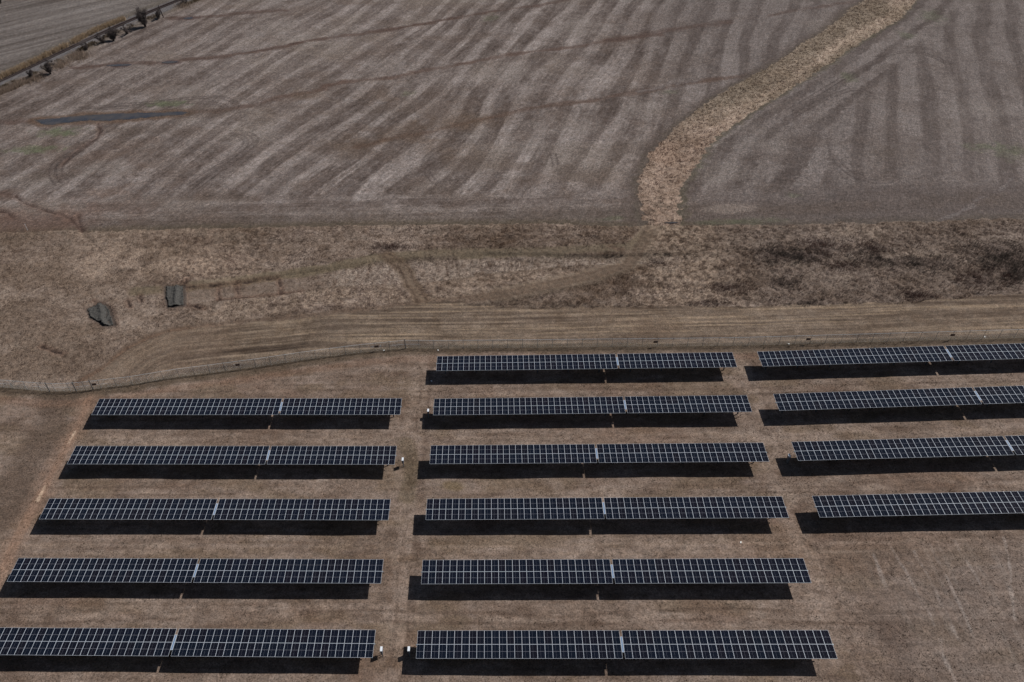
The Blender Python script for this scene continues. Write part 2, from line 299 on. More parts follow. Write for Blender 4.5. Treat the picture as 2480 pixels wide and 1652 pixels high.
M_ground = ground_material()
M_cells = glass_material()
M_frame = simple('aluminium_frame', (190, 196, 204), .45, 0., .03, 5, .5)
M_back = simple('module_backsheet', (150, 152, 155), .6)
M_steel = simple('galvanised_steel', (128, 138, 144), .5, .35, .12, 6)
M_steel_d = simple('weathered_steel', (84, 92, 98), .55, .3, .15, 6)
M_ctrl = simple('controller_cells', (100, 122, 148), .25, 0, .06, 4, .5)
M_white = simple('white_enclosure', (212, 216, 220), .4, 0, .03, 4)
M_encl = simple('grey_enclosure', (92, 98, 108), .5, 0, .08, 4)
M_wire = simple('fence_wire', (196, 198, 198), .5, .2, .06, 4)
M_rail = simple('fence_rail', (205, 210, 212), .4, .1, .05, 4)
M_sign = simple('sign_back', (104, 86, 76), .6, 0, .1, 5)
M_signw = simple('sign_face', (205, 206, 205), .6, 0, .05, 5)
M_mat = simple('erosion_netting', (72, 70, 67), .95, 0, .75, 3.5, .05)
M_twig = simple('bare_twigs', (84, 76, 74), .9, 0, .25, 2, .05)
M_bark = simple('dark_bark', (66, 57, 55), .9, 0, .25, 2, .05)
M_sleeper = simple('sleeper_timber', (50, 42, 42), .9, 0, .25, 4, .05)
M_iron = simple('rail_steel', (96, 84, 80), .5, .4, .15, 4)
M_ballast = simple('ballast_stone', (88, 83, 82), .95, 0, .5, 4.5, .05)
M_litter = simple('pale_litter', (226, 224, 218), .6, 0, .05, 4)
M_grass = tone_mat('dry_grass_blades')

# water: shallow muddy puddle
M_water, nt, b = new_mat('muddy_water')
tcw = nt.nodes.new('ShaderNodeTexCoord'); nw = nt.nodes.new('ShaderNodeTexNoise'); nw.inputs['Scale'].default_value = .35; nw.inputs['Detail'].default_value = 5
rw = nt.nodes.new('ShaderNodeValToRGB'); rw.color_ramp.elements[0].position = .35; rw.color_ramp.elements[1].position = .7
rw.color_ramp.elements[0].color = (.036, .037, .043, 1); rw.color_ramp.elements[1].color = (.070, .060, .054, 1)
nt.links.new(tcw.outputs['Object'], nw.inputs['Vector']); nt.links.new(nw.outputs['Fac'], rw.inputs[0]); nt.links.new(rw.outputs[0], b.inputs['Base Color'])
b.inputs['Roughness'].default_value = .12; b.inputs['IOR'].default_value = 1.33
nb = nt.nodes.new('ShaderNodeTexNoise'); nb.inputs['Scale'].default_value = 2.5; nt.links.new(tcw.outputs['Object'], nb.inputs['Vector'])
bw = nt.nodes.new('ShaderNodeBump'); bw.inputs['Strength'].default_value = .08; nt.links.new(nb.outputs['Fac'], bw.inputs['Height']); nt.links.new(bw.outputs['Normal'], b.inputs['Normal'])

# ---------------------------------------------------------------- the ground sheet
def half(y): return 62 + .56*np.clip(y, 30, 420) + np.clip(y-420, 0, None)*1.2
def ctr(y): return -4 - .012*y
NU = 1100
u_in = np.linspace(-1, 1, NU); u_out = 1 + np.cumsum(.01*1.35**np.arange(24))
U = np.concatenate([-u_out[::-1], u_in, u_out])
ys = [36.]
while ys[-1] < 372: ys.append(ys[-1] + .19 + .0012*(ys[-1]-36) + (.02 if ys[-1] > 175 else 0)*(ys[-1]-175)*.06)
ys = np.array(ys)
y_far = 372 + np.cumsum(1.2*1.32**np.arange(27)); y_near = 36 - np.cumsum(.8*1.38**np.arange(20))
Y1 = np.concatenate([y_near[::-1], ys, y_far])
GX = ctr(Y1)[:, None] + U[None, :]*half(Y1)[:, None]; GY = np.repeat(Y1[:, None], len(U), 1)
nr, nc = GX.shape
x = GX.ravel(); y = GY.ravel(); n = len(x)
print('ground verts', n)
C = np.zeros((n, 3)); KD = np.zeros((n, 4)); KD[:, 3] = 1; Z = terr(x, y)
def put(mask, rgb):
    a = np.clip(mask, 0, 1)[:, None]; C[:] = C*(1-a) + np.array(rgb, float)*a
def shade(mask, k):                      # lighten (+) or darken (-) the tone itself, k in sRGB steps
    C[:] += (np.asarray(mask)*k)[:, None]

yb0 = yof(F['b0'], x) + (fbm(x/6, y*0+3, 2)-.5)*1.4 + (fbm(x/1.1, y/1.1, 2, 5)-.5)*1.3
yf = yof(F['fence'], x)
in_array = y < yf
n_lo = fbm(x/26, y/26, 3, 1); n_mid = fbm(x/7, y/7, 3, 2); n_hi = fbm(x/2.2, y/2.2, 3, 3)
xl = xof(F['wway_l'], y) + (fbm(y/5, y*0+1, 2)-.5)*1.5 + (fbm(x/1.3, y/1.3, 2, 4)-.5)*2.6; xr = xof(F['wway_r'], y) + (fbm(y/5, y*0+7, 2)-.5)*1.5 + (fbm(x/1.3, y/1.3, 2, 3)-.5)*2.6

# --- harvested field
field = y >= yb0
wobble = (fbm(x/35, y/35, 2, 4)-.5)*5
A0 = RAD(70.5); left = sm(10, -70, x)
v = x*math.sin(A0) - y*math.cos(A0) + wobble - left*(y-240)*.10
w = x*math.cos(A0) + y*math.sin(A0)
def stripes(v, w, seed):
    ph = v/9.15 + (fbm(v/20+seed, w/60, 2, 2)-.5)*.9
    s = np.sin(2*np.pi*ph) + .35*np.sin(2*np.pi*ph*2.03+1.3) + (fbm(ph*3.1+seed, w/45, 2, 4)-.5)*1.2 + (fbm(v/.9, w/2.5, 2, 1)-.5)*.7
    s = np.tanh(2.2*(s-.12))
    amp = .10 + 1.5*fbm(v/13+seed, w/24, 3, 5)
    return s*amp
st_main = stripes(v, w, 3.)
dw = xr*0 + 1e3
right = x > (xl+xr)/2
head_b = sm(188, 181, y + (n_mid-.5)*4)                     # headland along the grass strip
dpr = np.where(right, (x-xr)*.80, 1e3); hw_ = np.interp(y, [170, 200, 250, 300, 340], [34, 27, 19, 13, 11]); head_w = sm(hw_+2, hw_-1.5, dpr)*(1-head_b)*right
st_h = stripes(y*1.3, x, 9.)*.5; st_w = np.clip(stripes(dpr*1.15*np.interp(y, [170, 250, 340], [.8, 1, 1.1])+2.5, y, 5.)*1.2-.25, -1.4, 1)
st_main = st_main*(1-.35*sm(-20, -90, x))
st = st_main*(1-head_b)*(1-head_w) + st_h*head_b + st_w*head_w
base = np.array([105, 94, 88.])
C[:] = base
st = st*(1+.45*sm(45, 80, x)); shade(st, 13.); put(np.clip(-st, 0, 1)*.22, (70, 60, 56))
fine_v = fbm(v/.6, w/10, 2, 1); fine_h = fbm(y/.6, x/12, 2, 1)
shade(np.where(head_b > .5, fine_h, fine_v)-.5, 28)
shade(n_lo-.5, 30); shade(n_mid-.5, 26); shade(n_hi-.5, 20); shade(fbm(x/.8, y/.8, 2, 0)-.5, 26)
put(sm(.5, .75, fbm(x/10+9, y/8, 4, 1))*.38, (88, 74, 65)); put(sm(.56, .75, fbm(v/5+3, w/16, 4, 3))*.35, (122, 112, 107))
put(sm(.52, .75, fbm(x/15+40, y/9, 3, 0))*.35*sm(-30, -110, x)*sm(250, 190, y), (92, 72, 60))
put(sm(182, 171, y+(n_mid-.5)*5)*.55, (82, 71, 63)); put(sm(184, 178, y)*sm(25, 60, x)*.4, (80, 69, 64)); put(sm(3.2, .6, y-yb0)*field*.65, (72, 62, 50))
put(sm(.62, .8, n_lo)*.35, (104, 92, 82))
put(sm(40, 80, x)*.5, (87, 78, 74))
for (px, py), rx, ry in F['lightblob']:
    e = np.hypot((x-px)/rx, (y-py)/ry) + (fbm(v/5, w/9, 3, 1)-.5)*1.5; put(sm(1.2, .1, e)*.42, (124, 114, 107))
for (px, py), rx, ry in F['darkblob']:
    e = np.hypot((x-px)/rx, (y-py)/ry) + (fbm(v/5, w/9, 3, 3)-.5)*1.5; put(sm(1.2, .1, e)*.45, (82, 70, 62))
def wash(pts, wd, rgb=(72, 56, 49), a=.75, rag=1.6):
    d = polydist(x, y, pts, wd*3+4); d = d + (fbm(x/4.5, y/2.5, 4, 2)-.5)*wd*rag*1.5
    put(sm(wd*1.5, wd*.1, d)*a*(.35+1.1*n_mid), rgb)
    return d
wash(F['wash1'], 1.7); wash(F['wash2a'], 1.8); wash(F['wash2b'], 1.6, (78, 61, 53), .7)
wash(F['wash3'], 1.5, (78, 61, 52), .7); wash(F['wash4'], 2.2); wash(F['wash5'], 2.3, a=.7); wash(F['wash6'], 1.4, a=.5)
bp = F['brownpatch']
for (px, py), (rx, ry) in zip(bp, [(9, 7), (11, 9), (10, 8), (9, 8), (8, 7), (7, 6), (9, 7)]):
    e = np.hypot((x-px)/rx, (y-py)/ry) + (fbm(x/4, y/4, 3, 1)-.5)*1.3; put(sm(1.15, .2, e)*.42, (86, 70, 58))
e = np.hypot((x+118)/30, (y-174)/14) + (n_mid-.5)*1.2; put(sm(1.15, .1, e)*field*.5, (90, 68, 58))   # bare red-brown corner
pud = F['puddle']; dpud = polydist(x, y, pud+[pud[0]], 8); ip = inpoly(x, y, pud)
put(sm(3.2, .4, dpud+(n_hi-.5)*2)*.8, (84, 66, 54)); put(ip*1., (70, 62, 57)); put(sm(7, 1, np.hypot((x+90)*.35, y-237.5)+(n_mid-.5)*4)*.5, (78, 66, 58))
for px, py in F['pud_small']:
    e = np.hypot((x-px)/5, (y-py)/2.2)+(n_hi-.5)*.8; put(sm(1.2, .5, e)*.8, (74, 60, 56))
for pts in F['rill_gray']:
    d = polydist(x, y, pts, 6) + (n_hi-.5)*2; put(sm(1.5, .4, d)*.6, (84, 74, 70)); put(sm(.55, .1, d)*.28, (134, 126, 122))
for pts in F['gully']:
    d = polydist(x, y, pts, 5) + (n_hi-.5)*1.2; put(sm(2.0, .1, d)*.34, (86, 66, 57)); put(sm(.5, .05, d+.1)*.7*sm(.3, .5, n_mid), (56, 43, 38)); Z[:] -= sm(.8, .1, d)*.2
for pts in F['arcs']:
    P = [pts[0]]
    for a, bb, cc in zip(pts[:-2], pts[1:-1], pts[2:]):       # round the corners of the wheel tracks
        P += [tuple(.25*np.array(a)+.75*np.array(bb)), tuple(.75*np.array(bb)+.25*np.array(cc))]
    P.append(pts[-1]); d = polydist(x, y, P, 5)
    en = np.minimum(np.hypot(x-pts[0][0], y-pts[0][1]), np.hypot(x-pts[-1][0], y-pts[-1][1])); fe = sm(.9, 4, en)
    put(sm(1.8, .6, d+(n_hi-.5))*.22*fe, (74, 64, 59)); put(sm(.34, .1, np.abs(d-.75))*.45*(.2+1.2*n_mid)*fe, (58, 49, 46))
for (px, py), rx, ry in F['green']:
    e = np.hypot((x-px)/rx, (y-py)/ry) + (fbm(x/1.8, y/1.8, 3, 4)-.5)*1.6; put(sm(1.2, .3, e)*(.42 if px > -60 else .85)*(.4+n_hi), (84, 85, 66))
e = np.hypot((x-57.5)/7, (y-175)/2.6)+(n_mid-.5); put(sm(1.1, .5, e)*.6, (126, 113, 104))

# --- field beyond the railway
tr = F['track']; trx = xof(tr, y)
dtr = (trx - x)*.87                                             # + on the far side
far = dtr > 0
m = sm(0, .5, dtr)
v2 = x*math.sin(RAD(38)) - y*math.cos(RAD(38)); w2 = x*math.cos(RAD(38)) + y*math.sin(RAD(38))
far_c = np.array([92, 84, 79.])[None, :] + ((fbm(v2/1.6, w2/40, 3, 2)-.5)*44 + (fbm(v2/6, w2/80, 2, 3)-.5)*34)[:, None]
C[:] = C*(1-m[:, None]) + far_c*m[:, None]
put(sm(9.5, 6.5, np.abs(dtr))*.7, (86, 78, 70)); put(sm(5.5, 3.5, np.abs(dtr+1))*.85, (92, 88, 88))
put((dtr < -3)*sm(13, 6, -dtr)*sm(.35, .6, n_mid)*.45, (96, 82, 70))

# --- grassed waterway
ww = field & (x > xl) & (x < xr)
tw = np.clip((x-xl)/np.maximum(xr-xl, 1), 0, 1); lowp = sm(238, 205, y)
Cw = np.array([121, 106, 91.])[None, :]*(1-lowp[:, None]) + np.array([135, 115, 100.])[None, :]*lowp[:, None]
k_ = fbm(x/1.3, y/1.3, 3, 5)-.5
Cw = Cw + (k_*34 + (n_mid-.5)*26)[:, None] + (sm(.5, .8, tw+(n_mid-.5)*.5)*11*(1-lowp))[:, None]*np.array([1, .85, .75])
C[ww] = Cw[ww]
wvar = fbm(tw*3, y/16, 3, 2)
C[ww] += (((wvar-.5)*40 + sm(.62, .70, tw+(n_mid-.5)*.15)*sm(.86, .78, tw)*10)[:, None]*np.array([1, .9, .85]))[ww]
e = np.hypot((x-46)/6, (y-205)/10)+(n_mid-.5)*1.2; put(sm(1.1, .3, e)*ww*.4, (152, 126, 108))
put(ww*sm(190, 172, y)*sm(.5, .62, fbm(x/1.6, y/1.0, 3, 4))*.6, (86, 74, 64))
de = np.minimum(np.abs(x-xl), np.abs(x-xr))*.8
put(sm(2.4, .3, np.where(ww, 9, de) + (n_hi-.5)*1.8)*field*.7*(.4+n_mid)*(y < 400), (74, 67, 54))
put(sm(5.0, 1.0, np.where(x < xl, (xl-x)*.8, 9)+(n_hi-.5)*2)*field*.6, (78, 67, 61))

# --- strip of wild grass and mown hay between the field and the fence
band = (~field) & (~in_array)
yb1 = yof(F['b1'], x); ypath = yof([p for p in F['path'] if p[0] < 39], x)
south = np.where(x < 22, ypath, yb1); south = np.where(x > -6.9, np.minimum(south, np.where(x < 38, np.maximum(yb1, 0), yb1)), south)
left_end = sm(-72, -84, x)
hay = band & (y < south + (n_hi-.5)*1.5) & (x > -92)
cw = fbm(x/3.2, y/2.2, 4, 2); cw2 = fbm(x/.95, y/.8, 3, 0)
Cb = np.array([118, 102, 90.])[None, :] + ((cw-.5)*50 + (cw2-.5)*30 + (n_lo-.5)*46 + (fbm(x/11, y/4, 3, 0)-.5)*34)[:, None]
C[band] = Cb[band]
put(band*sm(-30, -100, x)*.4, (120, 104, 91)); put(band*sm(-58, -66, x)*sm(-108, -95, x)*sm(146, 152, y)*sm(.35, .6, cw)*.6, (144, 125, 109))
put(band*sm(30, 70, x)*.35, (98, 86, 78)); put(band*sm(28, 38, x)*sm(60, 46, x)*sm(.32, .58, cw2)*.75, (146, 127, 110))
put(band*(y > 163)*sm(20, -10, x)*sm(.5, .7, cw)*.5, (84, 72, 62))
put(band*sm(2.2, .4, yb0-y)*.25*(n_mid+.3), (136, 118, 100))
Z += np.where(band & ~hay, (fbm(x/.75, y/.65, 3, 1)-.5)*(.30+.24*sm(20, 50, x)-.10*sm(-70, -90, x)+.28*sm(1.2, .4, np.hypot((x+66)/16, (y-153)/8))), 0)
Z += np.where(ww, (fbm(x/1.1, y/1.1, 3, 1)-.5)*.32, 0)
wild = (band & ~hay)*1.
# swale
ysn = yof(F['swale_n'], x); yss = yof(F['swale_s'], x)
inx = sm(-72, -69, x)*sm(52, 35, x); tt = (y-yss)/np.maximum(ysn-yss, .5)
sw = inx*sm(-.12, .03, tt)*sm(1.12, .97, tt)*(y < 170)
bare = sm(-36, -44, x)
put(sw*bare*.4*(.5+n_hi), (96, 82, 72)); put(sw*(1-bare)*sm(-44, -36, x)*sm(.25, .52, fbm(x/.6, y/3.2, 3, 4))*.75, (144, 129, 116))
wild *= 1-.8*sw*bare; Z -= sw*.5
put(inx*sm(1.5, .3, np.abs(y-ysn-.2)+(n_hi-.5))*.45, (84, 71, 59)); put(inx*sm(.9, .2, np.abs(y-yss+.3)+(n_hi-.5)*.8)*.3, (86, 72, 60))
dmow = polydist(x, y, F['path2'], 8)+(n_hi-.5)*1.4
put(sm(2.2, 1.0, dmow)*band*.85, (96, 84, 68)); wild *= 1-.85*sm(2.2, 1., dmow)
dsl = y-yss; put(band*sm(-8.5, -7, dsl)*sm(-.5, -1.5, dsl)*sm(-70, -55, x)*sm(28, 10, x)*sm(.30, .56, fbm(x/1.6, y/1.0, 3, 3))*.65, (146, 128, 112))
put(band*sm(.4, .62, fbm(x/13+5, y/8, 3, 2))*sm(-60, -85, x)*.55, (98, 82, 69)); put(band*sm(1.25, .3, np.hypot((x+66)/17, (y-153)/8)+(n_mid-.5)*.9)*.5, (148, 129, 113))
put(band*sm(1.2, .3, np.hypot((x-5)/32, (y-136.5)/3.0)+(n_mid-.5)*.9)*.5, (84, 71, 60)); put(band*sm(1.2, .3, np.hypot((x-22)/45, (y-158)/5)+(n_mid-.5)*.9)*.35, (96, 83, 72))
# bare red-brown path
dp = polydist(x, y, F['path'], 9); dpn = dp+(n_hi-.5)*1.2
put(sm(3.6, 1.2, dpn)*band*.55*sm(-12, 5, x), (98, 84, 70)); wild *= 1-sm(3.2, 1.8, dp)*sm(-12, 5, x)
put(sm(2.0, .6, dpn)*band*.62, (90, 75, 63)); put(sm(1.6, .3, np.abs(y-ypath+2.6)+(n_hi-.5)*1.2)*band*sm(-70, -45, x)*sm(36, 25, x)*.5, (82, 70, 59)); wild *= 1-.9*sm(2.2, 1., dp)
put(sm(.5, .15, np.abs(dp-1.)+ (n_mid-.5)*.6)*band*.35*(.3+n_mid), (76, 60, 50)); put(sm(1.0, .3, dpn)*band*sm(-50, -72, x)*.35, (96, 70, 54))
dc = polydist(x, y, F['cross'], 8)+(n_hi-.5)*1.2; put(sm(2.6, 1.2, dc)*band*.7, (92, 76, 62)); put(sm(.4, .1, np.abs(dc-.9))*band*.4, (62, 48, 40)); wild *= 1-.8*sm(2.6, 1.3, dc)
# hay strip
dpf = polydist(x, y, F['path'], 30); bl_h = sm(-34, -42, x)*(dpf < 29)
hs = fbm(x/34, y/.55, 3, 3)*(1-bl_h) + fbm(x/28, dpf/.75, 3, 3)*bl_h; hs2 = fbm(x/9, y/.5, 2, 5)*(1-bl_h) + fbm(x/9, dpf/.5, 2, 5)*bl_h
Ch = np.array([104, 89, 76.])[None, :]*(1-.07*sm(10, -20, x))[:, None] + ((n_lo-.5)*26 + (n_hi-.5)*22)[:, None]
Ch = Ch + ((hs-.5)*(52+24*bl_h) + (hs2-.5)*(46+16*bl_h))[:, None]*np.array([1, .92, .8])
mh = hay*sm(-90, -76, x+(n_mid-.5)*6)
C[:] = C*(1-mh[:, None]) + Ch*mh[:, None]
put(mh*sm(.60, .72, hs)*.5*sm(-60, -20, x), (140, 120, 98))
put(mh*sm(-30, -12, x)*sm(1.2, .2, np.hypot((x-33)/7, (y-129)/4)+(n_mid-.5))*.45, (82, 66, 54)); put(mh*sm(-52, -60, x)*.4, (112, 94, 80))
put(mh*sm(.5, .75, n_lo)*.35*sm(10, -30, x), (88, 72, 60))
e = np.hypot((x-44)/7, (y-168)/5)+(n_mid-.5)*1.2; put(sm(1.3, .2, e)*band*.6*sm(.3, .6, cw2), (140, 122, 105))
for (px, py), rx, ry in F['brush']:
    e = np.hypot((x-px)/rx, (y-py)/ry) + (fbm(x/2.2, y/2.2, 3, 4)-.5)*1.2; put(sm(1.25, .0, e)*band*.62, (74, 62, 56))
for (px, py), rx, ry in F['pale']:
    e = np.hypot((x-px)/rx, (y-py)/ry) + (cw2-.5)*1.4; put(sm(1.1, .3, e)*band*.55, (138, 122, 108))
for pts in F['crack']:
    d = polydist(x, y, pts, 4) + (n_hi-.5)*.7
    o = (y > yf); put(sm(1.3, .2, d)*np.where(o, .35, .2), (92, 68, 56)); put(sm(.40, .05, d+.05)*.75*sm(.34, .55, fbm(x/1.5, y/1.5, 2, 3)), (50, 40, 36)); Z[:] -= sm(.6, .05, d)*np.where(o, .22, .1)*sm(.35, .58, fbm(x/1.5, y/1.5, 2, 3))

dmat = np.minimum(polydist(x, y, F['mat1']+[F['mat1'][0]], 4), polydist(x, y, F['mat2']+[F['mat2'][0]], 4)); imat = inpoly(x, y, F['mat1']) | inpoly(x, y, F['mat2']) | (dmat < .5)
Z[imat] = terr(x[imat], y[imat])-.12; wild[imat] = 0
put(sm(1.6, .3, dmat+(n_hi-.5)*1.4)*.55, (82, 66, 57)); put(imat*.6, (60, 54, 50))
# --- ground of the solar array
ar = in_array*1.
big = fbm(x/14, y/9, 4, 0); med = fbm(x/3.4, y/2.2, 3, 1); stx = fbm(x/10, y/.6, 2, 4)
Ca = np.array([111, 95, 84.])[None, :] + ((big-.5)*34 + (med-.5)*26 + (n_hi-.5)*20 + (stx-.5)*26)[:, None]
C[in_array] = Ca[in_array]
rowph = np.abs(((y-YR[0]+5.96) % 11.92)-5.96)                  # distance from the nearest row axis
put(ar*sm(4.2, 5.6, rowph)*sm(.45, .65, med)*.35*(y < 122), (132, 114, 100))
put(ar*sm(.50, .68, fbm(x/9+8, y/4, 3, 2))*.5, (94, 78, 62)); put(ar*sm(.58, .74, fbm(x/16+3, y/9+8, 4, 3))*.4, (96, 75, 62))
for ax in (-14.9, 48.1):
    put(ar*sm(3.6, 1.2, np.abs(x-ax)+(n_mid-.5)*2)*.5*sm(.3, .6, n_hi), (136, 119, 107))
    put(ar*sm(.8, .3, np.abs(x-ax-1.6)+(n_mid-.5)*1.2)*.3, (86, 70, 60))
for k_r in range(-1, 7):
    yc_ = 116.03 - 11.922*k_r + 5.9; wob = (fbm(x/18+k_r*3, y*0+k_r, 3, 3)-.5)*1.6
    for o_ in (-.85, .85):
        put(ar*sm(.42, .1, np.abs(y-yc_-wob-o_))*.55*sm(.32, .58, fbm(x/7+o_, y*0+k_r*2., 2, 1)), (82, 67, 57) if k_r % 2 else (128, 110, 96))
for o_ in (-.9, .9):
    put(ar*sm(.4, .1, np.abs(x+14.6+(fbm(y/12, y*0, 2, 2)-.5)*1.8-o_))*.4*sm(.3, .6, n_mid)*(y < 122), (86, 71, 61))
put(ar*sm(.55, .7, fbm(x/2.4, y/1.1, 4, 5))*.30, (126, 109, 96)); put(ar*sm(.56, .72, fbm(x/1.7+9, y/1.2, 4, 4))*.35, (86, 71, 60))
cor = sm(47, 62, x)*sm(78, 71, y); put(ar*cor*.5, (107, 94, 86))
g_ = sm(.5, .15, np.abs(((x+ (n_mid-.5)*1.6 + y*.02) % 2.35)-1.17))*sm(.42, .66, fbm(x/1.2, y/7, 3, 5))
put(ar*cor*g_*.22, (136, 125, 116))
for pts in F['scr']:
    d = polydist(x+(n_mid-.5)*1.2, y, pts, 4)+(n_hi-.5)*.7; put(ar*sm(.32, .05, d)*.55*sm(.25, .6, fbm(x/.9, y/2.2, 2, 2)), (146, 134, 126))
e = np.hypot((x-55.5)/3.5, (y-58)/8)+(n_mid-.5)*1.2; put(ar*sm(1.1, .2, e)*.5, (82, 68, 60))
dl = polydist(x, y, F['left_dark'], 14)+(n_mid-.5)*4; put(ar*sm(5, 2, dl)*.7, (84, 70, 60))
dl = polydist(x, y, F['left_line'], 8); put(ar*sm(3.0, .8, dl+(n_hi-.5)*2)*.55, (120, 97, 82)); put(ar*sm(.9, .2, np.abs(dl-.2)+(n_mid-.5)*.9)*.5, (134, 106, 88))
bq = F['bright']
for seg in (bq[:2], bq[2:]):
    d = polydist(x, y, seg, 4)+(n_hi-.5)*.9; put(ar*sm(.5, .1, d)*.75, (178, 154, 132))
dwt = polydist(x, y, F['wet'], 6)+(n_mid-.5)*1.6; put(ar*sm(1.8, .8, dwt)*.5, (80, 68, 52))
e = np.hypot((x+8)/2, (y-87.4)/1.2)+(n_hi-.5); put(ar*sm(1.2, .4, e)*.5, (80, 66, 42))
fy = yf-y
put(ar*sm(2.6, 1.2, fy+(n_hi-.5)*1.2)*.75, (76, 64, 52)); put(ar*sm(1.8, 3., fy)*sm(5, 3.6, fy)*.35, (110, 84, 68))  # dark strip: foot vegetation plus the fence's shadow painted in; reddish band beyond
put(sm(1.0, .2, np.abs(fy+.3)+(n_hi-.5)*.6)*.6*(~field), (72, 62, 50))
Z += (fbm(x/9, y/9, 2, 4)-.5)*.22 + np.where(in_array, (n_hi-.5)*.06, (n_hi-.5)*.10)
# puddle hollow, ditch below the waterway
flt = np.where(ip, 1., sm(6, .8, dpud)); zpud = float(np.median(Z[ip])); Z[:] = Z*(1-flt) + zpud*flt
C[:] = np.clip(C, 24, 235)
KD[:, 0] = field*(1-ww*1.)*1.; KD[:, 1] = np.clip(wild*(.75-.3*sm(-60, -80, x)) + ww*.22, 0, 1); KD[:, 2] = np.clip(ar + mh*.6, 0, 1)
ALB = lin(C)/1.0
V = np.c_[x, y, Z]
ii = np.arange(nr-1)[:, None]*nc + np.arange(nc-1)[None, :]
Fq = np.stack([ii, ii+1, ii+nc+1, ii+nc], -1).reshape(-1, 4)
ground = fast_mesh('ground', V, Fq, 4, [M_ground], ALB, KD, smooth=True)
tag(ground, kind='structure')
ZG = Z.reshape(nr, nc); CG = ALB.reshape(nr, nc, 3); WG = wild.reshape(nr, nc)
WWG = (ww*1.).reshape(nr, nc)
def lookup(px, py):
    px = np.asarray(px, float); py = np.asarray(py, float)
    j = np.clip(np.searchsorted(Y1, py), 0, nr-1); uu = (px-ctr(py))/half(py)
    i = np.clip(np.searchsorted(U, uu), 0, nc-1); return j, i
def gz(px, py):
    j, i = lookup(px, py); return ZG[j, i]

# ---------------------------------------------------------------- grass as meshes of many blades
def blades(name, px, py, h, wd, per, tone, lean=.6, dirn=None, spread=1., jitter=.22, lift=0.):
    n = len(px); z = gz(px, py) - .06 + lift
    X = np.repeat(px, per) + rng.normal(0, jitter, n*per); Yy = np.repeat(py, per) + rng.normal(0, jitter, n*per); Zz = np.repeat(z, per)
    H = np.repeat(h, per)*rng.uniform(.6, 1.15, n*per); th = rng.uniform(0, 2*np.pi, n*per)
    if dirn is not None: th = np.repeat(dirn, per) + rng.normal(0, spread, n*per)
    le = rng.uniform(.3, 1., n*per)*lean
    tx, ty = np.cos(th)*H*le, np.sin(th)*H*le; tz = H*np.sqrt(np.clip(1-le**2, .05, 1))
    pa = th + np.pi/2 + rng.normal(0, .5, n*per); wx, wy = np.cos(pa)*wd, np.sin(pa)*wd
    P = np.stack([np.c_[X-wx, Yy-wy, Zz], np.c_[X+wx, Yy+wy, Zz], np.c_[X+tx*.55+wx*.8, Yy+ty*.55+wy*.8, Zz+tz*.72], np.c_[X+tx, Yy+ty, Zz+tz]], 1).reshape(-1, 3)
    Fc = np.arange(len(P)).reshape(-1, 4)
    T = np.repeat(np.repeat(tone, per, 0)*rng.uniform(.75, 1.35, (n*per, 1)), 4, 0)
    o = fast_mesh(name, P, Fc, 4, [M_grass], T); return o
def scatter(nn, x0, x1, y0, y1): return rng.uniform(x0, x1, nn), rng.uniform(y0, y1, nn)

px, py = scatter(230000, -150, 150, 112, 172)
j, i = lookup(px, py); den = WG[j, i]*(.45 + .55*sm(.35, .6, fbm(px/1.2, py/1.0, 3, 1)))*(1-.45*sm(-60, -85, px))
k = rng.random(len(px)) < den; px, py = px[k], py[k]; j, i = lookup(px, py)
t = CG[j, i]*np.array([1.10, 1.08, 1.14]); dr = fbm(px/12, py/12, 2, 3)*9
tag(blades('dry_grass', px, py, np.full(len(px), .36)*rng.uniform(.6, 1.3, len(px)), .040, 4, t, .88, dr, .6), kind='stuff')
px, py = scatter(90000, 20, 190, 165, 345)
j, i = lookup(px, py); k = WWG[j, i] > .5; px, py = px[k], py[k]; j, i = lookup(px, py)
px0, py0 = px, py
px, py = scatter(90000, -130, 125, 45, 123); k = (py < yof(F['fence'], px)-.3) & (fbm(px/4, py/3, 3, 2) > .42); px, py = px[k], py[k]; j, i = lookup(px, py)
k = rng.random((len(px), 1)); t = CG[j, i]*np.where(k < .45, [[.42, .46, .38]], np.where(k < .8, [[.8, .8, .75]], [[1.4, 1.4, 1.4]]))
tag(blades('weeds', px, py, rng.uniform(.10, .26, len(px)), .055, 3, t, .8, jitter=.10), kind='stuff')
px, py = px0, py0; j, i = lookup(px, py)
tag(blades('waterway_grass', px, py, rng.uniform(.25, .5, len(px)), .07, 4, CG[j, i]*np.array([.97, .94, 1.02]), .85, fbm(px/15, py/15, 2, 2)*8, .8), kind='stuff')

# dark brambles in the rough on the right
bx, by, bt = [], [], []
for (cx_, cy_), rx, ry in F['brush']:
    nb_ = int(15*rx*ry); a = rng.uniform(0, 2*np.pi, nb_); r_ = rng.random(nb_)**.7*1.15
    bx.append(cx_+np.cos(a)*r_*rx); by.append(cy_+np.sin(a)*r_*ry); c0 = (84, 64, 58) if rng.random() < .4 else (78, 70, 64)
    bt.append(np.tile(lin(c0), (nb_, 1)))
bx, by, bt = map(np.concatenate, (bx, by, bt)); k = fbm(bx/1.5, by/1.5, 2, 1) > .42; bx, by, bt = bx[k], by[k], bt[k]
tag(blades('bramble', bx, by, rng.uniform(.4, .85, len(bx)), .03, 5, bt, .9, jitter=.35), kind='stuff')

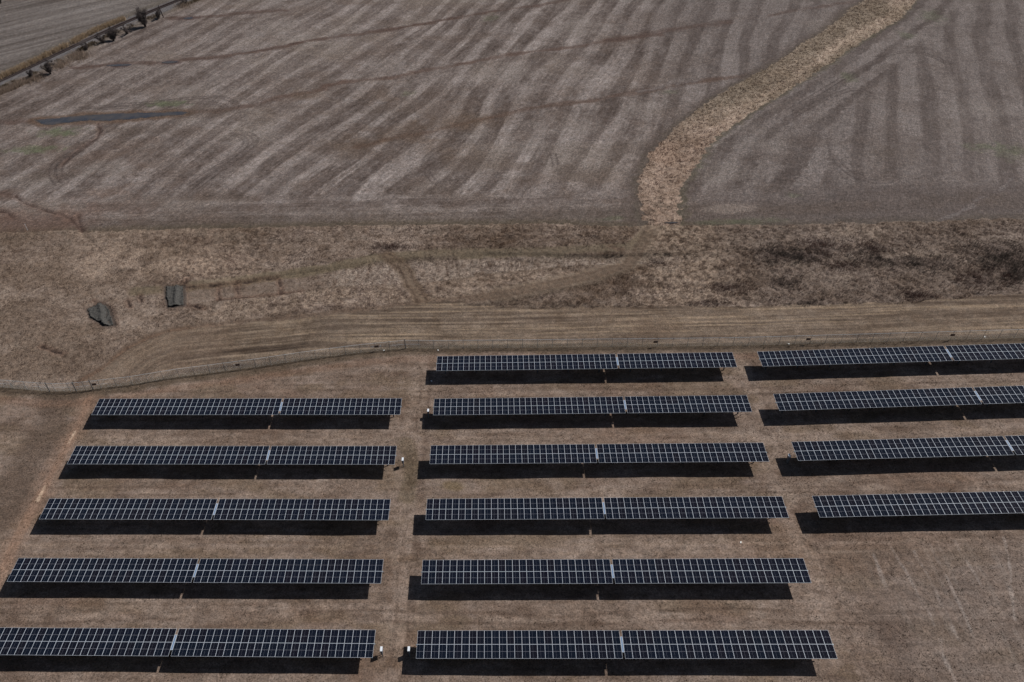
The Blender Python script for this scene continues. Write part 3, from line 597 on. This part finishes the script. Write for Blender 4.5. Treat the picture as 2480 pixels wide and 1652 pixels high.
# reeds along the railway
def along(pts, nn, half_w, off=0.):
    P = np.array(pts); seg = np.hypot(*np.diff(P, axis=0).T); cum = np.r_[0, np.cumsum(seg)]; s = rng.uniform(0, cum[-1], nn)
    k = np.clip(np.searchsorted(cum, s)-1, 0, len(seg)-1); t = (s-cum[k])/seg[k]; q = P[k]*(1-t[:, None]) + P[k+1]*t[:, None]
    d = (P[k+1]-P[k])/seg[k][:, None]; nrm = np.c_[-d[:, 1], d[:, 0]]; o = rng.uniform(-half_w, half_w, nn)+off
    return q[:, 0]+nrm[:, 0]*o, q[:, 1]+nrm[:, 1]*o, s
px, py, s_ = along(F['reed'], 4200, 1.0, 1.2); k = fbm(s_/1.1, s_*0, 2, 1) > .26; px, py = px[k], py[k]
tag(blades('reed_grass', px, py, rng.uniform(1.2, 1.9, len(px)), .05, 3, np.tile(lin((166, 146, 122)), (len(px), 1)), .45, jitter=.2), kind='stuff')
px, py, s_ = along(F['reed_s'], 1500, 1.8); extra = [(q, 220) for q in F['lightreed']]
for (qx, qy), m_ in extra:
    px = np.r_[px, qx+rng.normal(0, 1.3, m_)]; py = np.r_[py, qy+rng.normal(0, 1.8, m_)]
tag(blades('pale_reeds', px, py, rng.uniform(.8, 1.5, len(px)), .05, 3, np.tile(lin((146, 129, 115)), (len(px), 1)), .5, jitter=.25), kind='stuff')
px, py, s_ = along(F['reed']+F['track'][-2:], 2200, 1.4, -6.5); k = fbm(s_/5, s_*0+2, 2, 2) > .45; px, py = px[k], py[k]
tag(blades('rank_grass', px, py, rng.uniform(.5, 1.0, len(px)), .05, 4, np.tile(lin((96, 82, 66)), (len(px), 1)), .7), kind='stuff')

# ---------------------------------------------------------------- railway
def smoothline(pts, step):
    P = np.array(pts, float); cum = np.r_[0, np.cumsum(np.hypot(*np.diff(P, axis=0).T))]
    fit = [np.polyfit(cum, P[:, k], 3) for k in (0, 1)]
    s = np.arange(0, cum[-1], step); return np.c_[np.polyval(fit[0], s), np.polyval(fit[1], s)]
TL = smoothline(F['track'], 2.)
dT = np.gradient(TL, axis=0); dT /= np.hypot(*dT.T)[:, None]; nT = np.c_[-dT[:, 1], dT[:, 0]]
def sweep(name, prof, mat, parent=None):
    vv, ff = [], []; k = len(prof)
    for q, nn_ in zip(TL, nT):
        zb = float(gz(*q)); zb = 0.
        for (o, h) in prof: vv.append((q[0]+nn_[0]*o, q[1]+nn_[1]*o, zb+h))
    for a in range(len(TL)-1):
        for c in range(k-1): ff.append((a*k+c, (a+1)*k+c, (a+1)*k+c+1, a*k+c+1))
    return mesh_obj(name, vv, ff, [mat], parent)
tag(sweep('ballast', [(-3.6, .0), (-1.9, .85), (1.9, .85), (3.4, .0)], M_ballast), kind='structure')
rt = empty('railway_track', (TL[30][0], TL[30][1], .85)); tag(rt, 'single railway track curving past the far field beside golden reeds', 'railway track')
def reparent(o, r): o.parent = r; o.matrix_parent_inverse = r.matrix_basis.inverted(); return o
for o_ in (-.75, .75):
    reparent(sweep('rail', [(o_-.04, .95), (o_-.04, 1.13), (o_+.04, 1.13), (o_+.04, .95)], M_iron), rt)
mb = MB(); TS = smoothline(F['track'], .62); dS = np.gradient(TS, axis=0); dS /= np.hypot(*dS.T)[:, None]
for q, d in zip(TS, dS):
    R_ = np.array([[d[0], -d[1], 0], [d[1], d[0], 0], [0, 0, 1]]); mb.box((q[0], q[1], .90), (.13, 1.3, .08), 0, R_)
tag(reparent(mb.build('sleepers', [M_sleeper]), rt), kind='stuff')

# ---------------------------------------------------------------- bare shrubs by the railway
def shrub(name, loc, h, spread, n_main, label, cat, lean=0., seed=0):
    rg = random.Random(seed); root = empty(name, (loc[0], loc[1], float(gz(*loc))))
    tag(root, label, cat, 'bare shrubs along the railway')
    trunk, crown = MB(), MB()
    for k in range(n_main):
        a = rg.uniform(0, 6.283); sp = rg.uniform(.15, 1.)*spread
        p = np.array([rg.uniform(-.3, .3)*spread*.4, rg.uniform(-.3, .3)*spread*.4, -.1]); top = np.array([math.cos(a)*sp+lean, math.sin(a)*sp, h*rg.uniform(.6, 1.)])
        prev = p; r0 = .075*h/4
        for s in range(1, 5):
            q = p + (top-p)*s/4 + np.array([rg.gauss(0, .12), rg.gauss(0, .12), 0])*h/4
            trunk.tube(prev, q, r0*(1.15-s*.25+.25), r0*(1.15-s*.25), 5)
            for _ in range(10):
                a2 = rg.uniform(0, 6.283); l2 = rg.uniform(.25, .6)*h*.45; el = rg.uniform(.1, 1.2)
                t = q + np.array([math.cos(a2)*math.cos(el)*l2, math.sin(a2)*math.cos(el)*l2, math.sin(el)*l2]); crown.tube(q, t, .03*h/4, .012, 3)
                for _ in range(11):
                    f_ = rg.uniform(.3, 1.); b_ = q+(t-q)*f_; a3 = rg.uniform(0, 6.283); l3 = l2*rg.uniform(.3, .6); e3 = rg.uniform(-.1, 1.3)
                    crown.tube(b_, b_+np.array([math.cos(a3)*math.cos(e3)*l3, math.sin(a3)*math.cos(e3)*l3, math.sin(e3)*l3]), .022, .010, 3)
            prev = q
    trunk.build('trunk', [M_bark], root); crown.build('crown', [M_twig], root); return root
sh = F['shrubs']
shrub('bare_shrub', sh[0], 4.2, 2.6, 11, 'dense dark bare shrub beside pale reeds, the bigger of the two nearest the left edge', 'shrub', 0, 1)
shrub('bare_shrub', sh[1], 2.8, 1.2, 6, 'small thin bare shrub among pale reeds, closest to the left edge', 'shrub', 0, 2)
shrub('bare_shrub', sh[2], 4.0, 2.6, 11, 'wide rounded dark bare shrub halfway along the railway verge', 'shrub', 0, 3)
shrub('bare_tree', sh[3], 6.6, 2.6, 12, 'tallest bare tree by the railway, its twigs crossing the track', 'tree', 0, 4)
shrub('bare_shrub', sh[4], 2.6, 2.6, 8, 'low sprawling bare shrub joined to the left of the wide rounded one', 'shrub', 0, 5)
shrub('bare_shrub', sh[5], 2.8, 3.0, 9, 'low bare thicket between the wide rounded shrub and the tallest tree', 'shrub', 0, 6)
shrub('bare_shrub', sh[6], 2.4, 2.2, 7, 'faint low bare shrub beside the track above a patch of pale reeds', 'shrub', 0, 7)
shrub('bare_shrub', sh[7], 3.2, 2.2, 7, 'thin bare shrub just right of the tallest tree, near a leaning dead trunk', 'shrub', 0, 8)
shrub('bare_shrub', sh[8], 2.6, 2.4, 7, 'farthest bare shrub, where the railway leaves the top of the picture', 'shrub', 0, 9)
shrub('bare_shrub', sh[9], 6.0, 4.5, 14, 'dark bare bush at the extreme top left corner beyond the railway', 'shrub', 0, 10)
q = F['tallpost'][0]; rt2 = empty('dead_tree', (q[0], q[1], float(gz(*q)))); tag(rt2, 'bare dead trunk leaning left beside the railway, right of the tallest tree', 'tree')
mb = MB(); mb.tube((0, 0, -.1), (-.9, .2, 4.6), .22, .12, 7); mb.build('trunk', [M_bark], rt2)
mb = MB()
for k in range(9):
    z0 = 2+.28*k; a = k*2.3; mb.tube((-.2*z0, .04*z0, z0), (-.2*z0+math.cos(a)*.9, math.sin(a)*.9, z0+.7), .05, .02, 4)
mb.build('crown', [M_twig], rt2)

# ---------------------------------------------------------------- puddles
def puddle(name, pts, zoff, kind_label):
    P = np.array(pts); c = P.mean(0); z = float(np.min(gz(P[:, 0], P[:, 1])))
    v = [(c[0], c[1], z+zoff)] + [(a, b_, z+zoff) for a, b_ in P]; k = len(P)
    return tag(mesh_obj(name, v, [(0, 1+a, 1+(a+1) % k) for a in range(k)], [M_water]), kind='structure')
gxp, gyp = np.meshgrid(np.arange(-147, -93, .35), np.arange(229, 241, .35), indexing='ij')
wob_ = (fbm(gxp/2.2, gyp/1.5, 3, 2)-.5)*1.5
inp = (inpoly(gxp.ravel(), (gyp+wob_).ravel(), pud)).reshape(gxp.shape)
vid = np.full(inp.shape, -1); vid[inp] = np.arange(inp.sum())
vv = [(a_, b_, zpud+.03) for a_, b_ in zip(gxp[inp], gyp[inp])]
ff = [(int(vid[i_, j_]), int(vid[i_+1, j_]), int(vid[i_+1, j_+1]), int(vid[i_, j_+1])) for i_ in range(inp.shape[0]-1) for j_ in range(inp.shape[1]-1) if inp[i_, j_] and inp[i_+1, j_] and inp[i_, j_+1] and inp[i_+1, j_+1]]
tag(mesh_obj('water', vv, ff, [M_water]), kind='structure')
for (qx, qy), (rx, ry) in zip(F['pud_small']+[(42.3, 169.4)], [(4.5, 1.0), (3.0, .9), (2.2, 1.0), (2.6, .35)]):
    pts_ = [(qx+math.cos(a)*rx*random.uniform(.75, 1.15), qy+math.sin(a)*ry*random.uniform(.7, 1.2), float(gz(qx, qy))+.09) for a in np.linspace(0, 2*math.pi, 22)[:-1]]
    tag(mesh_obj('water', pts_, [tuple(range(len(pts_)))], [M_water]), kind='structure')

# ---------------------------------------------------------------- erosion mats in the swale
def erosion_mat(poly, label, ridge):
    P = np.array(poly); x0, y0 = P.min(0)-.1; x1, y1 = P.max(0)+.1; xs_ = np.arange(x0, x1, .12); ys_ = np.arange(y0, y1, .12)
    idx = {}; vv = []; ff = []
    for a_, X_ in enumerate(xs_):
        for b__, Y_ in enumerate(ys_):
            wx_ = (float(vn(np.array([Y_*1.7]), np.array([X_*.8]), 1)[0])-.5)*.35; wy_ = (float(vn(np.array([X_*1.9]), np.array([Y_*.8]), 2)[0])-.5)*.35
            if inpoly(np.array([X_+wx_]), np.array([Y_+wy_]), poly)[0]:
                d_ = float(polydist(np.array([X_]), np.array([Y_]), ridge, 9)[0])
                sd_ = (X_-ridge[0][0])*(ridge[1][1]-ridge[0][1]) - (Y_-ridge[0][1])*(ridge[1][0]-ridge[0][0])
                zz_ = float(terr(X_, Y_)) + .16 + .30*math.exp(-(d_/.5)**2) - .20*math.exp(-((d_-1.0)/.5)**2)*(sd_ < 0) + random.gauss(0, .04) + .42*float(fbm(np.array([X_*1.6]), np.array([Y_*1.6]), 3, 2)[0]-.5)
                idx[a_, b__] = len(vv); vv.append((X_, Y_, zz_))
    for (a_, b__) in list(idx):
        q_ = [(a_, b__), (a_+1, b__), (a_+1, b__+1), (a_, b__+1)]
        if all(t_ in idx for t_ in q_): ff.append(tuple(idx[t_] for t_ in q_))
    o = mesh_obj('erosion_mat', vv, ff, [M_mat], smooth=True)
    sol = o.modifiers.new('thick', 'SOLIDIFY'); sol.thickness = .04
    return tag(o, label, 'erosion mat', 'dark erosion mats laid in the swale')
m1 = F['mat1']; m2 = F['mat2']
erosion_mat(m1, 'rectangular dark grey erosion mat with a raised fold, at the head of the brown swale', [(m1[1][0]+.6, m1[1][1]), (m1[5][0]+.4, m1[5][1])])
erosion_mat(m2, 'slanting dark grey erosion mat split by a crooked ridge, lower left in the swale', [(-88.4, 139.0), (-86.9, 136.2), (-86.2, 134.0), (-84.4, 131.6)])

# ---------------------------------------------------------------- solar tables
Wm, Hm, Tm = 1.045, 2.115, .035
def module_mesh(w_, h_, fr, name, mats):
    mb = MB(); a, c, t = w_/2, h_/2, Tm/2
    vv = [(-a, -c, t), (a, -c, t), (a, c, t), (-a, c, t), (-a+fr, -c+fr, t), (a-fr, -c+fr, t), (a-fr, c-fr, t), (-a+fr, c-fr, t),
          (-a+fr, -c+fr, t-.004), (a-fr, -c+fr, t-.004), (a-fr, c-fr, t-.004), (-a+fr, c-fr, t-.004),
          (-a, -c, -t), (a, -c, -t), (a, c, -t), (-a, c, -t)]
    ff, mm = [], []
    for k in range(4):
        j_ = (k+1) % 4; ff += [(k, j_, 4+j_, 4+k), (4+k, 4+j_, 8+j_, 8+k), (12+k, 12+j_, j_, k)]; mm += [0, 0, 0]
    ff += [(8, 9, 10, 11), (15, 14, 13, 12)]; mm += [1, 2]
    me = bpy.data.meshes.new(name); me.from_pydata(vv, [], ff)
    for m_ in mats: me.materials.append(m_)
    me.polygons.foreach_set('material_index', mm); me.update(); return me
ME_mod = module_mesh(Wm, Hm, .021, 'solar_module', [M_frame, M_cells, M_back])
ME_ctrl = module_mesh(.29, 2.35, .04, 'controller_panel', [M_frame, M_ctrl, M_back])
def post_mesh():
    mb = MB(); mb.box((0, 0, -1.95), (.09, .006, 1.75)); mb.box((-.09, 0, -1.95), (.006, .06, 1.75)); mb.box((.09, 0, -1.95), (.006, .06, 1.75)); mb.box((0, 0, -.2), (.14, .1, .07))
    me = bpy.data.meshes.new('post'); me.from_pydata([tuple(v_) for v_ in mb.v], [], mb.f); me.materials.append(M_steel_d); me.update(); return me
ME_post = post_mesh()
LT = 54*1.06+.35; TILT = RAD(.3); MEC = {}
def link(name, me, loc, rot, parent):
    o = bpy.data.objects.new(name, me); COL.objects.link(o); o.parent = parent; o.location = loc; o.rotation_euler = rot; return o
def rowmesh(key, fn, mat):
    if key not in MEC:
        mb = MB(); fn(mb); me = bpy.data.meshes.new(key[0]); me.from_pydata([tuple(v_) for v_ in mb.v], [], mb.f); me.materials.append(mat); me.update(); MEC[key] = me
    return MEC[key]
def solar_table(x0, yc, zl, zr, gapcol, label):
    gzc = float(terr(x0+LT/2, yc)); root = empty('solar_table', (x0+LT/2, yc, gzc))
    tag(root, label, 'solar table', 'solar tables in three blocks behind the fence')
    sl = math.atan2(zr-zl, LT); zc = (zl+zr)/2 - gzc; ca, sa = math.cos(sl), math.sin(sl); ct, stt = math.cos(TILT), math.sin(TILT)
    def at(s, k, up=0.):                                   # s along from the left end, k across, up normal
        d = s-LT/2; return (d*ca - up*sa, k*ct, zc + d*sa + k*stt + up)
    def xs(cn): return cn*1.06 + .53 + (.35 if cn >= gapcol else 0)
    cnt = 0; rest = []
    order = sorted(range(54), key=lambda c_: -abs(c_-26.5)) if False else list(range(54))
    for cn in order:
        for kk in (-1, 1):
            loc = at(xs(cn), kk*(Hm/2+.01)); rot = (TILT+RAD(random.gauss(0, .12)), -sl+RAD(random.gauss(0, .10)), 0)
            if cnt < 100: link('solar_panel', ME_mod, loc, rot, root)
            else: rest.append((loc, rot))
            cnt += 1
    from mathutils import Matrix, Euler, Vector
    l0 = Vector(rest[0][0]); r0 = Euler(rest[0][1]).to_matrix()
    vv, ff, mm = [], [], []
    for loc, rot in rest:                                  # the last eight modules as one part
        R_ = Euler(rot).to_matrix(); b_ = len(vv)
        for v_ in ME_mod.vertices: vv.append(tuple(r0.transposed() @ (R_ @ v_.co + Vector(loc) - l0)))
        for p_ in ME_mod.polygons: ff.append(tuple(b_+i_ for i_ in p_.vertices)); mm.append(p_.material_index)
    o = mesh_obj('solar_panels', vv, ff, [M_frame, M_cells_rep, M_back], root, mm); o.location = l0; o.rotation_euler = rest[0][1]; o['kind'] = 'stuff'
    tube = rowmesh(('torque_tube', 1), lambda mb: mb.box((0, 0, 0), (LT/2+.14, .075, .075)), M_steel)
    link('torque_tube', tube, at(LT/2, 0, -.125), (TILT, -sl, 0), root)
    gx = gapcol*1.06+.175
    link('controller_panel', ME_ctrl, at(gx, -.02, .012), (TILT, -sl, 0), root)
    dm = rowmesh(('drive_motor', 1), lambda mb: (mb.box((0, 0, 0), (.13, .22, .2)), mb.box((0, -.34, -.05), (.08, .14, .09)), mb.tube((0, -.5, -.05), (0, -.7, -.05), .06, .06, 8)), M_encl)
    link('drive_motor', dm, at(gx, 0, -.3), (0, 0, 0), root)
    for k in range(10):
        s_ = 1.62 + k*(LT-3.24)/9; link('post', ME_post, at(s_, 0, -.08), (0, 0, 0), root)
    return root
# the eight merged modules need cell lines that repeat per module: same cells, local period
M_cells_rep = M_cells.copy(); M_cells_rep.name = 'solar_cells_repeated'
_nt = M_cells_rep.node_tree; _tc = [q_ for q_ in _nt.nodes if q_.type == 'TEX_COORD'][0]; _sx = [q_ for q_ in _nt.nodes if q_.type == 'SEPXYZ'][0]
_wr = _nt.nodes.new('ShaderNodeVectorMath'); _wr.operation = 'WRAP'; _wr.inputs[1].default_value = (.53, 1.0675, 1); _wr.inputs[2].default_value = (-.53, -1.0675, -1)
_nt.links.new(_tc.outputs['Object'], _wr.inputs[0]); _nt.links.new(_wr.outputs['Vector'], _sx.inputs[0])

XL, XM, XR = -75.53, -11.88, 50.46
ordn = ['first', 'second', 'third', 'fourth', 'fifth', 'sixth']
def tb(block, row): return TABZ[5-row, {'L': 0, 'M': 2, 'R': 4}[block]], TABZ[5-row, {'L': 1, 'M': 3, 'R': 5}[block]]
labs = {
 ('M', 0): 'middle block solar table nearest the fence, farthest back of its block',
 ('M', 1): 'middle block solar table second from the fence, with a control box off its left end',
 ('M', 2): 'middle block solar table third from the fence, no control box beside it',
 ('M', 3): 'middle block solar table fourth from the fence',
 ('M', 4): 'middle block solar table fifth from the fence, next to nearest the camera',
 ('M', 5): 'middle block solar table nearest the camera, along the bottom edge, shown whole',
 ('L', 1): 'left block solar table nearest the fence, shortest looking of its block',
 ('L', 2): 'left block solar table second from the fence, with a control box off its right end',
 ('L', 3): 'left block solar table third from the fence, midway down the block',
 ('L', 4): 'left block solar table fourth from the fence, its left end just inside the picture',
 ('L', 5): 'left block solar table at the bottom, cut off by the left edge of the picture',
 ('R', 0): 'right block solar table nearest the fence, cut off by the right edge',
 ('R', 1): 'right block solar table second from the fence, cut off by the right edge',
 ('R', 2): 'right block solar table third from the fence, with a control box off its left end',
 ('R', 3): 'right block solar table nearest the camera, bare ground in front of it'}
gaps = {('M', 0): 33, ('M', 1): 33, ('M', 2): 27, ('M', 3): 27, ('M', 4): 27, ('M', 5): 27, ('L', 1): 33, ('L', 2): 33, ('L', 3): 27, ('L', 4): 27, ('L', 5): 27, ('R', 0): 33, ('R', 1): 33, ('R', 2): 33, ('R', 3): 33}
for (bl, rw_), lb in labs.items():
    zl, zr = tb(bl, rw_); solar_table({'L': XL, 'M': XM, 'R': XR}[bl], 116.03-11.922*rw_, zl, zr, gaps[bl, rw_], lb)

# ---------------------------------------------------------------- control boxes beside the tables
def control_box(q, label):
    r = empty('control_box', (q[0], q[1], float(gz(*q)))); tag(r, label, 'control box', 'control boxes at the row ends')
    mb = MB(); mb.box((0, -.05, .55), (.04, .04, .75)); mb.box((0, .3, .5), (.04, .04, .7)); mb.box((0, .12, .98), (.05, .3, .03)); mb.build('post', [M_steel], r)
    mb = MB(); mb.box((0, .1, 1.42), (.15, .34, .40), 0); mb.box((-.1, -.26, 1.40), (.02, .02, .25), 0); mb.build('enclosure', [M_encl], r)
    mb = MB(); mb.box((0, .1, 1.84), (.17, .37, .018), 0); mb.box((0, .1, 1.866), (.14, .33, .01), 0); mb.build('lid', [M_white], r)
    mb = MB(); mb.tube((.1, -.2, -.1), (.1, -.2, 1.05), .03, .03, 6); mb.build('conduit', [M_steel_d], r)
bl_ = ['white topped control box right of the left block second table, standing in sunlit ground', 'white topped control box right of the bottom left table',
       'white topped control box left of the bottom middle table, its foot in shadow', 'white topped control box left of the middle block second table, its foot in shadow',
       'white topped control box left of the right block third table']
for q, lb in zip(F['boxes'], bl_): control_box(q, lb)

# ---------------------------------------------------------------- chain link fence
FP = [(-123., 117.)] + [q for q in F['fence'][1:13]] + [(104, 122.9), (118, 122.9), (150, 122.8)]
FP = [p_ for k_, p_ in enumerate(FP) if k_ in (0, 1, 3, 4, 5, 12, 13, 15)] if False else FP
fr = empty('chain_link_fence', (-18.8, 123.7, float(gz(-18.8, 123.7)))); tag(fr, 'long galvanised chain link fence separating the solar tables from the mown strip', 'fence')
FH = 2.15
P = np.array(FP); seg = np.hypot(*np.diff(P, axis=0).T); cum = np.r_[0, np.cumsum(seg)]
def fpt(s):
    k = int(np.clip(np.searchsorted(cum, s)-1, 0, len(seg)-1)); t_ = (s-cum[k])/seg[k]; q = P[k]*(1-t_)+P[k+1]*t_
    return np.array([q[0], q[1], float(terr(q[0], q[1]))+.02])
mbp = MB(); mbp.tube((0, 0, -.3), (0, 0, FH+.08), .035, .035, 6); mbp.tube((0, 0, FH+.08), (0, 0, FH+.12), .05, .02, 6)
mep = bpy.data.meshes.new('post'); mep.from_pydata([tuple(v_) for v_ in mbp.v], [], mbp.f); mep.materials.append(M_steel); mep.update()
mbc = MB(); mbc.tube((0, 0, -.3), (0, 0, FH+.3), .075, .075, 8); mec = bpy.data.meshes.new('post'); mec.from_pydata([tuple(v_) for v_ in mbc.v], [], mbc.f); mec.materials.append(M_steel_d); mec.update()
tot = cum[-1]; corners = [cum[1], cum[3], cum[4], cum[5], cum[12]]
ss = [s_ for s_ in np.arange(0, tot, 3.02) if min(abs(s_-c_) for c_ in corners) > .9]
for s_ in ss + corners:
    o = bpy.data.objects.new('post', mec if s_ in corners else mep); COL.objects.link(o); o.parent = fr; o.location = fpt(s_) - np.array(fr.location)
rail = MB(); wire = MB(); st_pts = [fpt(s_) for s_ in np.arange(0, tot, 3.02)]
for a, b_ in zip(st_pts[:-1], st_pts[1:]):
    rail.tube(a+np.array([0, 0, FH]), b_+np.array([0, 0, FH]), .024, .024, 5); wire.tube(a+np.array([0, 0, .05]), b_+np.array([0, 0, .05]), .006, .006, 3)
reparent(rail.build('top_rail', [M_rail]), fr); reparent(wire.build('bottom_wire', [M_steel_d]), fr)
mid = MB()
for c_ in corners:
    for d_ in (-3.0, 3.0):
        if 0 < c_+d_ < tot: mid.tube(fpt(c_)+np.array([0, 0, 1.1]), fpt(c_+d_)+np.array([0, 0, 1.1]), .02, .02, 5)
reparent(mid.build('brace_rail', [M_rail]), fr)
# woven wires: every diagonal wire is a real three-sided rod
sp_ = .10; s0 = np.arange(-FH, tot, sp_); vv, ff = [], []
S_tab = np.arange(-3, tot+3, .5); FT = np.array([fpt(min(max(s_, 0), tot-.01)) for s_ in S_tab])
def fv(s): return np.stack([np.interp(s, S_tab, FT[:, k]) for k in range(3)], -1)
VV, FFc = [], []; base_i = 0; rw = .0020
for sgn in (1, -1):
    for lev in range(1):
        a_s = s0 if sgn > 0 else s0+FH; b_s = s0+FH if sgn > 0 else s0
        ok = (np.minimum(a_s, b_s) > 0) & (np.maximum(a_s, b_s) < tot); a_s, b_s = a_s[ok], b_s[ok]
        A_ = fv(a_s)+np.array([0, 0, .04]); B_ = fv(b_s)+np.array([0, 0, FH-.03]); m_ = (A_+B_)/2; m_[:, :2] = fv((a_s+b_s)/2)[:, :2]
        for (Pa, Pb) in ((A_, m_), (m_, B_)):
            n_ = len(Pa); offs = [np.array([0, .0045*sgn+rw, 0]), np.array([rw, .0045*sgn-rw, rw]), np.array([-rw, .0045*sgn-rw, -rw])]
            VV += [Pa+o_ for o_ in offs] + [Pb+o_ for o_ in offs]; ia = base_i + np.arange(n_)
            for k in range(3):
                k2 = (k+1) % 3; FFc.append(np.stack([ia+k*n_, ia+k2*n_, ia+(3+k2)*n_, ia+(3+k)*n_], -1))
            base_i += 6*n_
reparent(fast_mesh('chain_link', np.concatenate(VV), np.concatenate(FFc), 4, [M_wire]), fr)
sg = ['at the far left bend of the fence', 'on the slanting left run of the fence', 'flanked by two pale plates just left of the fence corner', 'above the middle solar tables, left of the centre gap', 'above the left end of the right block tables', 'toward the right edge of the picture']
for q, lb in zip(F['signs'], sg):
    s_ = float(np.interp(q[0], P[:, 0], cum)); c = fpt(s_); d = fpt(s_+.5)-fpt(s_-.5); d[2] = 0; d /= np.linalg.norm(d)
    R_ = np.array([[d[0], -d[1], 0], [d[1], d[0], 0], [0, 0, 1]]); off = R_ @ np.array([0, -.04, 0])
    r = empty('fence_sign', tuple(c+off)); tag(r, 'small dark sign plate hung ' + lb, 'sign', 'sign plates hung on the fence')
    mb = MB(); mb.box((0, 0, 1.25), (.42, .01, .28), 0, R_); mb.build('plate', [M_sign], r)
    if 'flanked' in lb:
        for k in (-1, 1):
            mb = MB(); mb.box(R_ @ np.array([k*.78, 0, 1.25]), (.2, .01, .15), 0, R_); mb.build('pale_plate', [M_signw], r)

# ---------------------------------------------------------------- odds and ends
lits = ['at the foot of the fence above the right block', 'by the fence near the right edge', 'in front of the fence above the middle block', 'below the slanting left run of the fence',
        'on open ground below the fourth middle table', 'in the shadow of the middle table nearest the fence']
for k, (q, lb) in enumerate(zip(F['litter'], lits)):
    mb = MB(); a = k*1.1; R_ = np.array([[math.cos(a), -math.sin(a), 0], [math.sin(a), math.cos(a), 0], [0, 0, 1]])
    mb.box((0, 0, .05), (.16, .09, .04), 0, R_); mb.box((.06, .05, .10), (.08, .06, .02), 0, R_.T)
    o = mb.build('litter', [M_litter]); o.location = (q[0], q[1], float(gz(*q))); tag(o, 'small pale scrap of litter ' + lb, 'litter', 'pale scraps lying on the ground')
q = F['post_s'][0]; mb = MB(); mb.tube((0, 0, -.1), (0, 0, 1.9), .04, .04, 6); mb.tube((0, 0, 1.9), (0, 0, 1.96), .06, .03, 6)
o = mb.build('marker_post', [M_rail]); o.location = (q[0], q[1], float(gz(*q))); tag(o, 'thin pale marker post at the edge of the field, far left', 'post')

# ---------------------------------------------------------------- light, camera, output
AZ, EL = math.atan2(.404, .833), math.atan(1/.926)
sd = np.array([math.cos(AZ)*math.cos(EL), math.sin(AZ)*math.cos(EL), math.sin(EL)])
from mathutils import Vector, Matrix
sun = bpy.data.lights.new('sun', 'SUN'); sun.energy = 5.0; sun.angle = RAD(.53); sun.color = (1., .978, .95)
so = bpy.data.objects.new('sun', sun); so.rotation_euler = Vector(sd).to_track_quat('Z', 'Y').to_euler(); so.location = (0, 0, 200); COL.objects.link(so)
wd_ = bpy.data.worlds.new('World'); S.world = wd_; wd_.use_nodes = True; nt = wd_.node_tree
sky = nt.nodes.new('ShaderNodeTexSky'); sky.sky_type = 'NISHITA'; sky.sun_disc = False; sky.sun_elevation = EL; sky.sun_rotation = math.pi/2 - AZ
sky.air_density = 1.; sky.dust_density = 1.
nt.links.new(sky.outputs[0], nt.nodes['Background'].inputs[0]); nt.nodes['Background'].inputs[1].default_value = .05

cam = bpy.data.cameras.new('camera'); co = bpy.data.objects.new('camera', cam); COL.objects.link(co)
Rr = Vector((.99890424, .02399531, -.0401813)); Uu = Vector((.01279406, .6858487, .72763168)); Ff = Vector((-.04501804, .72734846, -.68479018))
Mx = Matrix((Rr, Uu, -Ff)).transposed().to_4x4(); Mx.translation = (0, 0, 106.559); co.matrix_world = Mx
cam.sensor_width = 36; cam.lens = 1929.0/2480*36; cam.shift_x = (1240-1118.25)/2480; cam.shift_y = (927.37-826)/2480
cam.clip_start = 1; cam.clip_end = 20000; S.camera = co
S.render.engine = 'CYCLES'; S.render.resolution_x = 1024; S.render.resolution_y = 682
S.view_settings.view_transform = 'Standard'; S.view_settings.look = 'None'; S.view_settings.exposure = -.12; S.view_settings.gamma = 1
S.cycles.max_bounces = 5
